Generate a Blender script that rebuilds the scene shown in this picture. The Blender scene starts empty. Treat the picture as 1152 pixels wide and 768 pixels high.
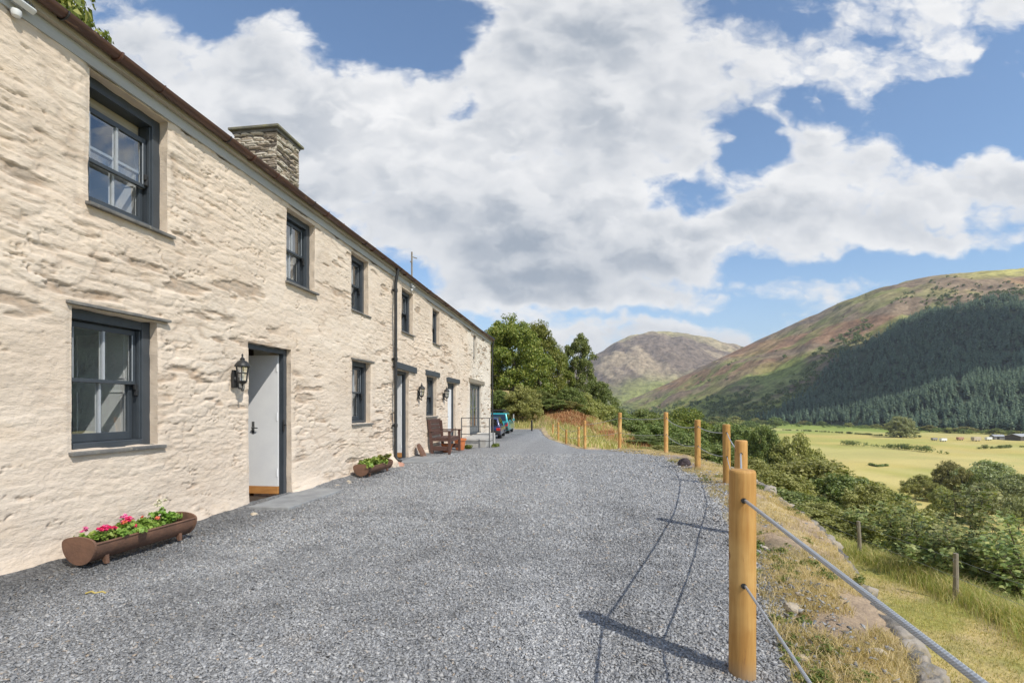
import bpy, bmesh, math, random
import numpy as np
from mathutils import Vector, Matrix, Euler

random.seed(7)
R = math.radians
SC = bpy.context.scene
COL = SC.collection

# ------------------------------------------------------------------ camera
cam_d = bpy.data.cameras.new("camera")
cam = bpy.data.objects.new("camera", cam_d)
COL.objects.link(cam)
cam.location = (0, 0, 1.3)
cam.rotation_euler = (R(90), 0, 0)
cam_d.sensor_width = 36
cam_d.lens = 17.5
cam_d.shift_y = 74 / 1152
cam_d.clip_start = 0.05
cam_d.clip_end = 30000
SC.camera = cam
SC.render.resolution_x, SC.render.resolution_y = 1024, 682
SC.render.engine = 'CYCLES'
SC.cycles.use_denoising = True
SC.cycles.max_bounces = 6
SC.cycles.transparent_max_bounces = 12
SC.cycles.volume_bounces = 0

# ------------------------------------------------------------------ light
SUN_AZ = math.atan2(0.67, -0.74)          # from +Y, clockwise
SUN_EL = R(46)
sun_dir = Vector((math.cos(SUN_EL) * math.sin(SUN_AZ), math.cos(SUN_EL) * math.cos(SUN_AZ), math.sin(SUN_EL)))
sd = bpy.data.lights.new("sun", 'SUN')
sd.energy = 3.9
sd.angle = R(0.5)
sd.color = (1.0, 0.94, 0.84)
sun = bpy.data.objects.new("sun", sd)
COL.objects.link(sun)
sun.rotation_euler = sun_dir.to_track_quat('Z', 'Y').to_euler()
sun.location = (30, -30, 40)
SC.view_settings.view_transform = 'Standard'
SC.view_settings.look = 'None'
SC.view_settings.exposure = 0.12
SC.view_settings.gamma = 1


class NT:
    """small node-tree helper"""
    def __init__(s, tree):
        s.t = tree
        tree.nodes.clear()

    def n(s, typ, ins=None, **props):
        nd = s.t.nodes.new(typ)
        for k, v in props.items():
            setattr(nd, k, v)
        for k, v in (ins or {}).items():
            s.set(nd, k, v)
        return nd

    def set(s, nd, k, v):
        sock = nd.inputs[k]
        if hasattr(v, 'bl_idname') and not hasattr(v, 'is_output'):
            v = v.outputs[0]
        if hasattr(v, 'is_output'):
            s.t.links.new(v, sock)
        else:
            if isinstance(v, (tuple, list)) and len(v) == 3 and sock.type == 'RGBA':
                v = (*v, 1)
            sock.default_value = v

    def math(s, op, a, b=0.0, c=None, clamp=False):
        nd = s.n('ShaderNodeMath', {0: a, 1: b}, operation=op, use_clamp=clamp)
        if c is not None:
            s.set(nd, 2, c)
        return nd.outputs[0]

    def vmath(s, op, a, b=None):
        nd = s.n('ShaderNodeVectorMath', {0: a}, operation=op)
        if b is not None:
            s.set(nd, 1, b)
        return nd

    def mix(s, f, a, b, blend='MIX'):
        nd = s.n('ShaderNodeMix', data_type='RGBA', blend_type=blend)
        s.set(nd, 0, f)
        s.set(nd, 6, a)
        s.set(nd, 7, b)
        return nd.outputs[2]

    def ramp(s, f, stops, interp='LINEAR'):
        nd = s.n('ShaderNodeValToRGB', {0: f})
        cr = nd.color_ramp
        cr.interpolation = interp
        while len(cr.elements) < len(stops):
            cr.elements.new(0.5)
        for e, (p, c) in zip(cr.elements, stops):
            e.position = p
            e.color = (c, c, c, 1) if not isinstance(c, (tuple, list)) else (*c, 1)
        return nd.outputs[0]

    def noise(s, vec, scale, detail=5, rough=0.55, dist=0.0):
        return s.n('ShaderNodeTexNoise', {'Vector': vec, 'Scale': scale, 'Detail': detail, 'Roughness': rough, 'Distortion': dist})

    def smooth(s, v, a, b, lo=0.0, hi=1.0):
        nd = s.n('ShaderNodeMapRange', {0: v, 1: a, 2: b, 3: lo, 4: hi}, interpolation_type='SMOOTHSTEP')
        return nd.outputs[0]


# ------------------------------------------------------------------ world: Nishita sky with cumulus at infinity
W = bpy.data.worlds.new("World")
SC.world = W
W.use_nodes = True
W.cycles.sampling_method = 'MANUAL'
W.cycles.sample_map_resolution = 256
k = NT(W.node_tree)
sky = k.n('ShaderNodeTexSky', sky_type='NISHITA')
sky.sun_disc = False
sky.sun_elevation = SUN_EL
sky.sun_rotation = SUN_AZ
sky.altitude = 100
sky.air_density = 1.0
sky.dust_density = 0.6
sky.ozone_density = 1.6
tc = k.n('ShaderNodeTexCoord')
sep = k.n('ShaderNodeSeparateXYZ', {0: tc.outputs['Generated']})
dx, dy, dz = sep.outputs[0], sep.outputs[1], sep.outputs[2]
# direction coordinates: azimuth-like u and elevation-like v
ry = k.math('SQRT', k.math('ADD', k.math('MULTIPLY', dx, dx), k.math('MULTIPLY', dy, dy)))
u = k.math('DIVIDE', dx, k.math('MAXIMUM', k.math('ABSOLUTE', dy), 0.12))
v = k.math('DIVIDE', dz, k.math('MAXIMUM', k.math('ABSOLUTE', dy), 0.12))
v = k.math('MAXIMUM', v, -0.05)
uv = k.n('ShaderNodeCombineXYZ', {0: u, 1: v, 2: k.math('MULTIPLY', k.math('LESS_THAN', dy, 0.0), 7.3)})


def ellip(vec, cu, cv, ru, rv, amp, rot=0.0):
    """soft elliptic bank, amp * (1 - r^2 / 1.4) clipped at zero; a tilt becomes two halves"""
    if abs(rot) > 0.22 and ru > rv:
        du, dv = ru * 0.45, ru * 0.45 * math.tan(rot)
        a_ = ellip(vec, cu - du, cv - dv, ru * 0.62, rv, amp)
        return k.math('MAXIMUM' if amp > 0 else 'MINIMUM', a_, ellip(vec, cu + du, cv + dv, ru * 0.62, rv, amp))
    q = k.n('ShaderNodeVectorMath', {0: vec, 1: (1 / ru, 1 / rv, 0), 2: (-cu / ru, -cv / rv, 0)}, operation='MULTIPLY_ADD').outputs[0]
    r2 = k.vmath('DOT_PRODUCT', q, q).outputs['Value']
    f = k.math('MULTIPLY_ADD', r2, -amp / 1.4, amp)
    return k.math('MAXIMUM' if amp > 0 else 'MINIMUM', f, 0.0)


# coordinates that flatten towards the horizon, warped so the banks get billowed edges
wn = k.noise(uv, 5.0, 4, 0.55)
wv = k.vmath('SCALE', k.vmath('SUBTRACT', wn.outputs['Color'], (0.5, 0.5, 0.5)).outputs[0])
wv.inputs['Scale'].default_value = 0.16
uvw = k.vmath('ADD', uv, wv.outputs[0]).outputs[0]
flat = k.n('ShaderNodeMapping', {'Vector': uv, 'Rotation': (0, 0, R(10)), 'Scale': (1.0, 1.55, 1.0)}).outputs[0]
wf = k.vmath('SCALE', k.vmath('SUBTRACT', k.noise(flat, 9.0, 4, 0.6).outputs['Color'], (0.5, 0.5, 0.5)).outputs[0])
wf.inputs['Scale'].default_value = 0.10


def billow(off, det=3.0, nd=7):
    """cauliflower height: fractal cells plus soft noise, sampled at an offset"""
    p = k.vmath('ADD', k.vmath('ADD', flat, wf.outputs[0]).outputs[0], (off * 0.45, off, 0.0)).outputs[0]
    vr = k.n('ShaderNodeTexVoronoi', {'Vector': p, 'Scale': 5.5, 'Detail': det, 'Roughness': 0.6, 'Lacunarity': 2.1}, feature='F1', normalize=True, voronoi_dimensions='2D')
    nb = k.noise(p, 3.0, nd, 0.62, 0.0).outputs[0]
    return k.math('ADD', k.math('MULTIPLY', k.math('SUBTRACT', 0.38, vr.outputs['Distance']), 1.5), k.math('MULTIPLY', k.math('SUBTRACT', nb, 0.5), 1.9))


n_big = billow(0.0)
BL = [  # (u, v, ru, rv, amp, rot): banks of cloud (+) and open blue (-)
    (-0.66, 0.64, 0.40, 0.30, 0.75, -0.5), (-0.30, 0.52, 0.34, 0.20, 0.80, -0.3), (-0.02, 0.58, 0.26, 0.26, 0.55, 0.0), (0.22, 0.60, 0.28, 0.34, 0.62, 0.0), (0.10, 0.78, 0.30, 0.12, 0.45, 0.0),
    (0.42, 0.72, 0.32, 0.22, 0.42, 0.3), (0.10, 0.32, 0.44, 0.14, 0.85, 0.0), (0.45, 0.33, 0.42, 0.07, 0.65, 0.1), (0.80, 0.42, 0.55, 0.085, 0.70, 0.14), (0.72, 0.66, 0.34, 0.09, 0.50, 0.75), (1.00, 0.72, 0.25, 0.08, 0.42, 0.5),
    (-0.08, 0.20, 0.16, 0.05, 0.60, 0.0), (0.20, 0.20, 0.30, 0.035, 0.45, 0.0), (0.58, 0.23, 0.16, 0.025, 0.45, 0.1),
    (0.40, 0.145, 0.30, 0.035, 0.52, 0.0), (-0.02, 0.26, 0.25, 0.06, 0.40, 0.0), (1.08, 0.46, 0.26, 0.07, 0.60, 0.2), (0.95, 0.33, 0.25, 0.035, 0.40, 0.15), (0.13, 0.15, 0.22, 0.03, 0.48, 0.0),
    (-0.44, 0.80, 0.36, 0.10, -1.0, -0.25), (-0.15, 0.75, 0.14, 0.055, -0.75, 0.0), (-0.10, 0.62, 0.055, 0.04, -0.70, 0.0), (0.42, 0.46, 0.15, 0.055, -1.0, 0.35), (0.54, 0.57, 0.14, 0.055, -0.85, 0.5),
    (0.94, 0.575, 0.30, 0.07, -0.95, 0.12), (0.66, 0.27, 0.26, 0.025, -0.50, 0.05), (-0.20, 0.25, 0.12, 0.06, -0.80, 0.0), (-0.36, 0.37, 0.06, 0.03, -0.60, -0.6), (0.95, 0.25, 0.30, 0.07, -0.6, 0.0), (0.62, 0.30, 0.3, 0.02, -0.25, 0.0), (0.05, 0.175, 0.2, 0.018, -0.35, 0.0), (0.30, 0.185, 0.25, 0.015, -0.3, 0.0),
    (0.66, 0.81, 0.20, 0.05, -0.40, 0.0), (0.93, 0.655, 0.14, 0.03, -0.4, 0.5), (0.28, 0.245, 0.12, 0.018, -0.25, 0.0),
]
dens = k.math('MULTIPLY_ADD', n_big, 1.22, -0.10)
blob = None
for b in BL:
    e = ellip(uvw, *b)
    blob = e if blob is None else k.math('ADD', blob, e)
dens = k.math('ADD', dens, k.math('MULTIPLY', blob, 0.85))
cover = k.math('MULTIPLY', k.smooth(dens, -0.02, 0.62), k.smooth(v, -0.02, 0.06))
thick = k.smooth(dens, 0.25, 1.15)
lit = k.smooth(k.math('SUBTRACT', n_big, billow(0.06, 2.0, 4)), -0.42, 0.42)
# thin tops are bright white, thick low-hanging bases blue grey
GREY = [(0.08, 0.27, 0.36, 0.075, 1.0, 0.0), (0.28, 0.56, 0.24, 0.10, 0.5, 0.3), (0.75, 0.375, 0.36, 0.04, 0.6, 0.08), (0.36, 0.135, 0.26, 0.025, 0.7, 0.0), (0.02, 0.68, 0.20, 0.09, 0.4, 0.2),
        (-0.15, 0.36, 0.30, 0.06, 0.6, 0.0), (0.30, 0.76, 0.34, 0.08, 0.5, 0.2), (-0.28, 0.57, 0.14, 0.08, -0.8, 0.0), (-0.03, 0.52, 0.14, 0.07, -0.5, 0.0), (-0.7, 0.75, 0.2, 0.16, 0.5, 0.0), (-0.45, 0.47, 0.16, 0.05, 0.6, -0.5), (0.22, 0.43, 0.12, 0.05, -0.4, 0.0)]
g = None
for b in GREY:
    e = ellip(uvw, *b)
    g = e if g is None else k.math('ADD', g, e)
core = k.math('MULTIPLY', k.smooth(dens, 0.3, 1.6), 0.22)
shade = k.math('ADD', k.math('MULTIPLY', k.math('SUBTRACT', 1.0, lit), k.math('MULTIPLY_ADD', thick, 0.45, 0.15)), k.math('MULTIPLY_ADD', k.math('MINIMUM', g, 1.0), 0.34, core), clamp=True)
ccol = k.mix(shade, (9.2, 9.15, 9.1), (3.6, 4.05, 4.7))
skyc = k.mix(1.0, sky, (1.42, 1.55, 1.62), 'MULTIPLY')
hz = k.smooth(v, 0.0, 0.34, 1.0, 0.0)
skyc = k.mix(k.math('MULTIPLY', hz, 0.5), skyc, (5.3, 6.3, 7.5))
col = k.mix(k.math('MULTIPLY', cover, 0.97), skyc, ccol)
bg = k.n('ShaderNodeBackground', {'Color': col, 'Strength': 0.10})
k.n('ShaderNodeOutputWorld', {'Surface': bg})

# ------------------------------------------------------------------ helpers
F = 560.0


def at(px, py, Y):
    """photo pixel at depth Y -> world point"""
    return Vector(((px - 576) / F * Y, Y, 1.3 + (458 - py) / F * Y))


def hash2(ix, iy, seed):
    h = (ix.astype(np.int64) * 374761393 + iy.astype(np.int64) * 668265263 + seed * 974634777) & 0xffffffff
    h = ((h ^ (h >> 13)) * 1274126177) & 0xffffffff
    h = ((h ^ (h >> 16)) * 2246822519) & 0xffffffff
    h = h ^ (h >> 15)
    return (h & 0xffffff) / float(0x1000000)


def vnoise(x, y, seed=0):
    x = np.asarray(x, float); y = np.asarray(y, float)
    ix = np.floor(x); iy = np.floor(y)
    fx = x - ix; fy = y - iy
    fx = fx * fx * (3 - 2 * fx); fy = fy * fy * (3 - 2 * fy)
    a = hash2(ix, iy, seed); b = hash2(ix + 1, iy, seed)
    c = hash2(ix, iy + 1, seed); d = hash2(ix + 1, iy + 1, seed)
    return (a * (1 - fx) + b * fx) * (1 - fy) + (c * (1 - fx) + d * fx) * fy


def fbm(x, y, seed=0, oct=4, gain=0.5):
    s = 0; a = 1; t = 0
    for i in range(oct):
        s = s + a * vnoise(x * 2 ** i + 17.3 * i, y * 2 ** i + 9.1 * i, seed + i); t += a; a *= gain
    return s / t


def sstep(a, b, x):
    t = np.clip((x - a) / (b - a), 0, 1)
    return t * t * (3 - 2 * t)


def link(o, parent=None):
    COL.objects.link(o)
    if parent is not None:
        o.parent = parent
    return o


def tag(o, label=None, cat=None, group=None, kind=None):
    if label: o['label'] = label
    if cat: o['category'] = cat
    if group: o['group'] = group
    if kind: o['kind'] = kind
    return o


def empty(name, loc=(0, 0, 0), rz=0.0, label=None, cat=None, group=None):
    o = bpy.data.objects.new(name, None)
    o.empty_display_size = 0.2
    COL.objects.link(o)
    o.location = loc
    o.rotation_euler = (0, 0, rz)
    return tag(o, label, cat, group)


def npmesh(name, V, faces, mats, parent=None, smooth=True, mi=None, attrs=None):
    """V (n,3); faces: list of int arrays (m,3) / (m,4); mi: list of material indices per face array"""
    me = bpy.data.meshes.new(name)
    V = np.ascontiguousarray(V, dtype=np.float32)
    faces = [np.ascontiguousarray(f, dtype=np.int32) for f in faces if len(f)]
    me.vertices.add(len(V))
    me.vertices.foreach_set('co', V.ravel())
    idx = np.concatenate([f.ravel() for f in faces])
    sizes = np.concatenate([np.full(len(f), f.shape[1], np.int32) for f in faces])
    starts = np.concatenate([[0], np.cumsum(sizes)[:-1]]).astype(np.int32)
    me.loops.add(len(idx))
    me.loops.foreach_set('vertex_index', idx)
    me.polygons.add(len(sizes))
    me.polygons.foreach_set('loop_start', starts)
    if smooth:
        me.polygons.foreach_set('use_smooth', np.ones(len(sizes), bool))
    for m in (mats if isinstance(mats, (list, tuple)) else [mats]):
        me.materials.append(m)
    if mi is not None:
        me.polygons.foreach_set('material_index', np.concatenate([np.full(len(f), i, np.int32) if np.isscalar(i) else np.asarray(i, np.int32) for f, i in zip(faces, mi)]))
    for an, arr in (attrs or {}).items():
        arr = np.asarray(arr, np.float32)
        if arr.ndim == 1:
            a = me.attributes.new(an, 'FLOAT', 'POINT'); a.data.foreach_set('value', arr)
        else:
            a = me.attributes.new(an, 'FLOAT_COLOR', 'POINT')
            a.data.foreach_set('color', np.c_[arr, np.ones(len(arr))].astype(np.float32).ravel())
    me.update()
    me.validate()
    o = bpy.data.objects.new(name, me)
    return link(o, parent)


def gridfaces(nr, nc):
    i = np.arange(nr * nc).reshape(nr, nc)
    return np.stack([i[:-1, :-1].ravel(), i[:-1, 1:].ravel(), i[1:, 1:].ravel(), i[1:, :-1].ravel()], 1)


class MB:
    """collects bevelled boxes, tubes, lathes ... in one bmesh and links it as ONE object"""
    def __init__(s):
        s.b = bmesh.new()

    def box(s, x0, x1, y0, y1, z0, z1, bev=0.0, rot=None, piv=None):
        r = bmesh.ops.create_cube(s.b, size=1)
        vs = r['verts']
        for v in vs:
            v.co = Vector(((x0 + x1) / 2 + v.co.x * (x1 - x0), (y0 + y1) / 2 + v.co.y * (y1 - y0), (z0 + z1) / 2 + v.co.z * (z1 - z0)))
        if bev > 0:
            es = list({e for v in vs for e in v.link_edges})
            r2 = bmesh.ops.bevel(s.b, geom=es, offset=bev, segments=2, affect='EDGES', profile=0.6)
            vs = list({v for f in r2['faces'] for v in f.verts} | {v for v in vs if v.is_valid})
        if rot is not None:
            m = rot if isinstance(rot, Matrix) else Euler(rot).to_matrix()
            p = Vector(piv) if piv is not None else Vector(((x0 + x1) / 2, (y0 + y1) / 2, (z0 + z1) / 2))
            for v in vs:
                v.co = m @ (v.co - p) + p
        return vs

    def tube(s, pts, rad, seg=10, cap=True):
        pts = [Vector(p) for p in pts]
        rads = rad if isinstance(rad, (list, tuple)) else [rad] * len(pts)
        rings = []
        ref = None
        for i, p in enumerate(pts):
            d = (pts[min(i + 1, len(pts) - 1)] - pts[max(i - 1, 0)]).normalized()
            if ref is None:
                ref = Vector((0, 0, 1)) if abs(d.z) < 0.9 else Vector((1, 0, 0))
            a = d.cross(ref)
            if a.length < 1e-4:
                a = d.cross(Vector((0, 1, 0)))
            a.normalize()
            b = d.cross(a)
            ref = -b if False else ref
            rings.append([s.b.verts.new(p + (a * math.cos(t) + b * math.sin(t)) * rads[i]) for t in [2 * math.pi * j / seg for j in range(seg)]])
        for q, w in zip(rings, rings[1:]):
            for j in range(seg):
                s.b.faces.new((q[j], q[(j + 1) % seg], w[(j + 1) % seg], w[j]))
        if cap:
            s.b.faces.new(rings[0][::-1]); s.b.faces.new(rings[-1])

    def lathe(s, prof, seg=16, c=(0, 0, 0), mat=None, cap=True):
        rings = []
        for r, z in prof:
            ring = []
            for j in range(seg):
                t = 2 * math.pi * j / seg
                p = Vector((r * math.cos(t), r * math.sin(t), z))
                if mat is not None:
                    p = mat @ p
                ring.append(s.b.verts.new(p + Vector(c)))
            rings.append(ring)
        for q, w in zip(rings, rings[1:]):
            for j in range(seg):
                s.b.faces.new((q[j], q[(j + 1) % seg], w[(j + 1) % seg], w[j]))
        if cap:
            s.b.faces.new(rings[0][::-1]); s.b.faces.new(rings[-1])

    def prism(s, poly, axis, a0, a1):
        """poly of 2-D points extruded along axis 0/1/2 from a0 to a1"""
        def mk(p, a):
            c = [0, 0, 0]
            o = [i for i in range(3) if i != axis]
            c[o[0]], c[o[1]] = p
            c[axis] = a
            return s.b.verts.new(c)
        A = [mk(p, a0) for p in poly]; B = [mk(p, a1) for p in poly]
        n = len(poly)
        for i in range(n):
            s.b.faces.new((A[i], A[(i + 1) % n], B[(i + 1) % n], B[i]))
        s.b.faces.new(A[::-1]); s.b.faces.new(B)

    def quad(s, *pts):
        s.b.faces.new([s.b.verts.new(p) for p in pts])

    def build(s, name, m, parent=None, smooth=False, loc=None):
        bmesh.ops.recalc_face_normals(s.b, faces=s.b.faces)
        me = bpy.data.meshes.new(name)
        s.b.to_mesh(me); s.b.free()
        for mm in (m if isinstance(m, (list, tuple)) else [m]):
            me.materials.append(mm)
        if smooth:
            me.shade_smooth()
            me.set_sharp_from_angle(angle=R(40))
        o = bpy.data.objects.new(name, me)
        link(o, parent)
        if loc is not None:
            o.location = loc
        return o


def copy_tree(src, loc=None, rz=None, scale=None, parent=None, label=None):
    c = src.copy()
    COL.objects.link(c)
    if parent is not None:
        c.parent = parent
    if loc is not None: c.location = loc
    if rz is not None: c.rotation_euler = (0, 0, rz)
    if scale is not None: c.scale = scale
    if label: c['label'] = label
    for ch in list(src.children):
        copy_tree(ch, parent=c)
    return c


# ------------------------------------------------------------------ materials
def newmat(name):
    m = bpy.data.materials.new(name)
    m.use_nodes = True
    t = NT(m.node_tree)
    b = t.n('ShaderNodeBsdfPrincipled')
    o = t.n('ShaderNodeOutputMaterial', {'Surface': b})
    return m, t, b, o


def pm(name, c1, c2=None, scale=8.0, rough=0.8, bump=0.0, bscale=None, metal=0.0, stretch=(1, 1, 1), island=0.0, spots=None, spec=0.5, bdist=0.01):
    m, t, b, o = newmat(name)
    c2 = c2 or tuple(x * 0.75 for x in c1)
    tcn = t.n('ShaderNodeTexCoord')
    mp = t.n('ShaderNodeMapping', {'Vector': tcn.outputs['Object'], 'Scale': stretch})
    n1 = t.noise(mp, scale, 6, 0.6)
    c = t.mix(t.smooth(n1.outputs[0], 0.3, 0.7), c1, c2)
    if spots:
        n2 = t.noise(mp, spots[1], 5, 0.65)
        c = t.mix(t.smooth(n2.outputs[0], spots[2], spots[2] + 0.12), c, spots[0])
    if island:
        gi = t.n('ShaderNodeNewGeometry')
        f = t.math('MULTIPLY_ADD', gi.outputs['Random Per Island'], island, 1 - island / 2)
        c = t.mix(1.0, c, t.n('ShaderNodeCombineXYZ', {0: f, 1: f, 2: f}), 'MULTIPLY')
    t.set(b, 'Base Color', c)
    b.inputs['Metallic'].default_value = metal
    b.inputs['Specular IOR Level'].default_value = spec
    t.set(b, 'Roughness', t.math('MULTIPLY_ADD', n1.outputs[0], 0.2, rough - 0.1))
    if bump:
        n3 = t.noise(mp, bscale or scale * 4, 6, 0.6)
        t.set(b, 'Normal', t.n('ShaderNodeBump', {'Height': n3.outputs[0], 'Strength': bump, 'Distance': bdist}))
    return m


def leafmat(name, cols, rough=0.5, trans=0.3, vary=0.5, nscale=0.6):
    m, t, b, o = newmat(name)
    gi = t.n('ShaderNodeNewGeometry')
    n = len(cols)
    c = t.ramp(gi.outputs['Random Per Island'], [(i / max(1, n - 1), q) for i, q in enumerate(cols)])
    tcn = t.n('ShaderNodeTexCoord')
    oi = t.n('ShaderNodeObjectInfo')
    nz = t.noise(tcn.outputs['Object'], nscale, 3, 0.5)
    f = t.math('ADD', t.math('MULTIPLY_ADD', nz.outputs[0], vary, 1 - vary / 2), t.math('MULTIPLY_ADD', oi.outputs['Random'], 0.36, -0.18))
    hue = t.n('ShaderNodeHueSaturation', {'Hue': t.math('MULTIPLY_ADD', oi.outputs['Random'], 0.035, 0.482), 'Color': c})
    c = t.mix(1.0, hue, t.n('ShaderNodeCombineXYZ', {0: f, 1: f, 2: f}), 'MULTIPLY')
    t.set(b, 'Base Color', c)
    b.inputs['Roughness'].default_value = rough
    b.inputs['Specular IOR Level'].default_value = 0.35
    tr = t.n('ShaderNodeBsdfTranslucent', {'Color': t.mix(1.0, c, (1.3, 1.35, 0.7), 'MULTIPLY')})
    ms = t.n('ShaderNodeMixShader', {0: trans, 1: b, 2: tr})
    t.set(o, 'Surface', ms)
    return m


M = {}
M['frame'] = pm('painted_frame', (0.044, 0.054, 0.066), (0.056, 0.067, 0.080), 5, 0.4, 0.15, 60)
M['bar'] = pm('sunlit_bar_paint', (0.40, 0.43, 0.46), (0.32, 0.35, 0.38), 9, 0.4)  # bar paint lightened to carry the sunlit highlights
M['slate'] = pm('slate_stone', (0.22, 0.21, 0.19), (0.12, 0.12, 0.12), 6, 0.85, 0.5, 30, spots=((0.34, 0.31, 0.24), 9, 0.6))
M['white'] = pm('white_paint', (0.78, 0.79, 0.80), (0.72, 0.73, 0.75), 3, 0.5)
M['plaster'] = pm('inner_plaster', (0.74, 0.73, 0.70), (0.66, 0.65, 0.62), 3, 0.9)
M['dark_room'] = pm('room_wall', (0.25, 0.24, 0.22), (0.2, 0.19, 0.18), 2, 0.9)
M['oak'] = pm('oak', (0.55, 0.27, 0.09), (0.42, 0.19, 0.06), 4, 0.5, 0.2, 20, stretch=(1, 1, 6))
M['iron'] = pm('cast_iron_paint', (0.016, 0.017, 0.019), (0.03, 0.03, 0.03), 12, 0.45, 0.2, 60)
M['gutter'] = pm('brown_gutter', (0.11, 0.052, 0.036), (0.07, 0.038, 0.03), 3, 0.42, 0.15, 40, stretch=(1, 4, 4), spots=((0.27, 0.16, 0.09), 5, 0.60))
M['board'] = pm('eaves_board', (0.45, 0.40, 0.32), (0.33, 0.29, 0.23), 6, 0.8, 0.3, 30, stretch=(0.3, 4, 4), spots=((0.62, 0.58, 0.5), 7, 0.6))
M['rust'] = pm('rusty_iron', (0.20, 0.105, 0.066), (0.12, 0.066, 0.045), 7, 0.82, 0.4, 45, spots=((0.26, 0.13, 0.06), 10, 0.62))
M['soil'] = pm('soil', (0.07, 0.045, 0.03), (0.04, 0.028, 0.02), 20, 0.95, 0.8, 60)
M['post'] = None
M['wire'] = pm('galvanised_wire', (0.34, 0.36, 0.38), (0.26, 0.28, 0.30), 30, 0.42, 0.3, 300, metal=0.7)
M['oldpost'] = pm('weathered_wood', (0.30, 0.26, 0.20), (0.19, 0.165, 0.13), 10, 0.9, 0.6, 30, stretch=(4, 4, 0.6))
M['bench'] = pm('brown_bench_wood', (0.115, 0.058, 0.045), (0.075, 0.038, 0.03), 9, 0.6, 0.3, 40, stretch=(1, 1, 4))
M['terracotta'] = pm('terracotta', (0.62, 0.20, 0.07), (0.5, 0.15, 0.05), 8, 0.7, 0.2, 40)
M['concrete'] = pm('concrete', (0.46, 0.45, 0.43), (0.36, 0.35, 0.33), 4, 0.9, 0.4, 40)
M['rail'] = pm('grey_rail', (0.07, 0.075, 0.08), (0.1, 0.1, 0.1), 10, 0.5)
M['black'] = pm('black_rubber', (0.02, 0.02, 0.02), (0.03, 0.03, 0.03), 10, 0.8)
M['bark'] = pm('bark', (0.14, 0.115, 0.085), (0.08, 0.065, 0.05), 6, 0.95, 0.8, 20, stretch=(3, 3, 0.7), bdist=0.04)
M['palebark'] = pm('pale_bark', (0.38, 0.35, 0.30), (0.22, 0.2, 0.17), 5, 0.9, 0.5, 20)
M['plastic_white'] = pm('white_plastic', (0.75, 0.77, 0.78), (0.7, 0.72, 0.73), 3, 0.35)


def glassmat(name, tint=(1, 1, 1), refl=0.07):
    m, t, b, o = newmat(name)
    gi = t.n('ShaderNodeNewGeometry')
    cs = t.math('ABSOLUTE', t.vmath('DOT_PRODUCT', gi.outputs['Normal'], gi.outputs['Incoming']).outputs['Value'])
    fr = t.math('MULTIPLY_ADD', t.math('POWER', t.math('SUBTRACT', 1.0, cs, clamp=True), 4.0), 0.9, 0.05)
    tcn = t.n('ShaderNodeTexCoord')
    nz = t.noise(tcn.outputs['Object'], 1.6, 2, 0.4)
    bp = t.n('ShaderNodeBump', {'Height': nz.outputs[0], 'Strength': 0.06, 'Distance': 0.05})
    gl = t.n('ShaderNodeBsdfGlossy', {'Color': (0.95, 0.97, 1.0), 'Roughness': 0.01, 'Normal': bp})
    tr = t.n('ShaderNodeBsdfTransparent', {'Color': tint})
    t.set(o, 'Surface', t.n('ShaderNodeMixShader', {0: t.math('MULTIPLY_ADD', fr, 1.25, refl, clamp=True), 1: tr, 2: gl}))
    return m


M['glass'] = glassmat('window_glass', (0.93, 0.95, 0.95), 0.15)
M['carglass'] = glassmat('car_glass', (0.10, 0.12, 0.13), 0.05)

# ------------------------------------------------------------------ terrain
TA = 0.141
WALL_X = lambda Y: -4.3 + TA * Y
PY = np.array([-8, -3, 0, 2.53, 2.99, 3.73, 4.15, 5.12, 5.9, 8.08, 11, 14.4, 18.7, 25, 32, 45, 60])
PX = np.array([-1.2, 0.25, 1.1, 2.16, 2.33, 2.69, 2.89, 3.3, 3.6, 4.24, 4.9, 5.0, 4.5, 4.5, 4.6, 5.0, 6.0])


def edge_x(Y):
    return np.interp(Y, PY, PX)


GY = np.array([-6, -3, 0, 2.35, 4, 6.2, 8.9, 12.8, 15, 18.7, 22, 25.5, 29, 34, 40, 46])
GX = np.array([-1.2, -0.5, 0.5, 1.38, 1.96, 2.65, 3.35, 3.9, 3.3, 2.75, 2.8, 2.75, 2.3, 2.2, 2.4, 2.6])


def gravel_x(Y):
    return np.interp(Y, GY, GX)


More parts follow.
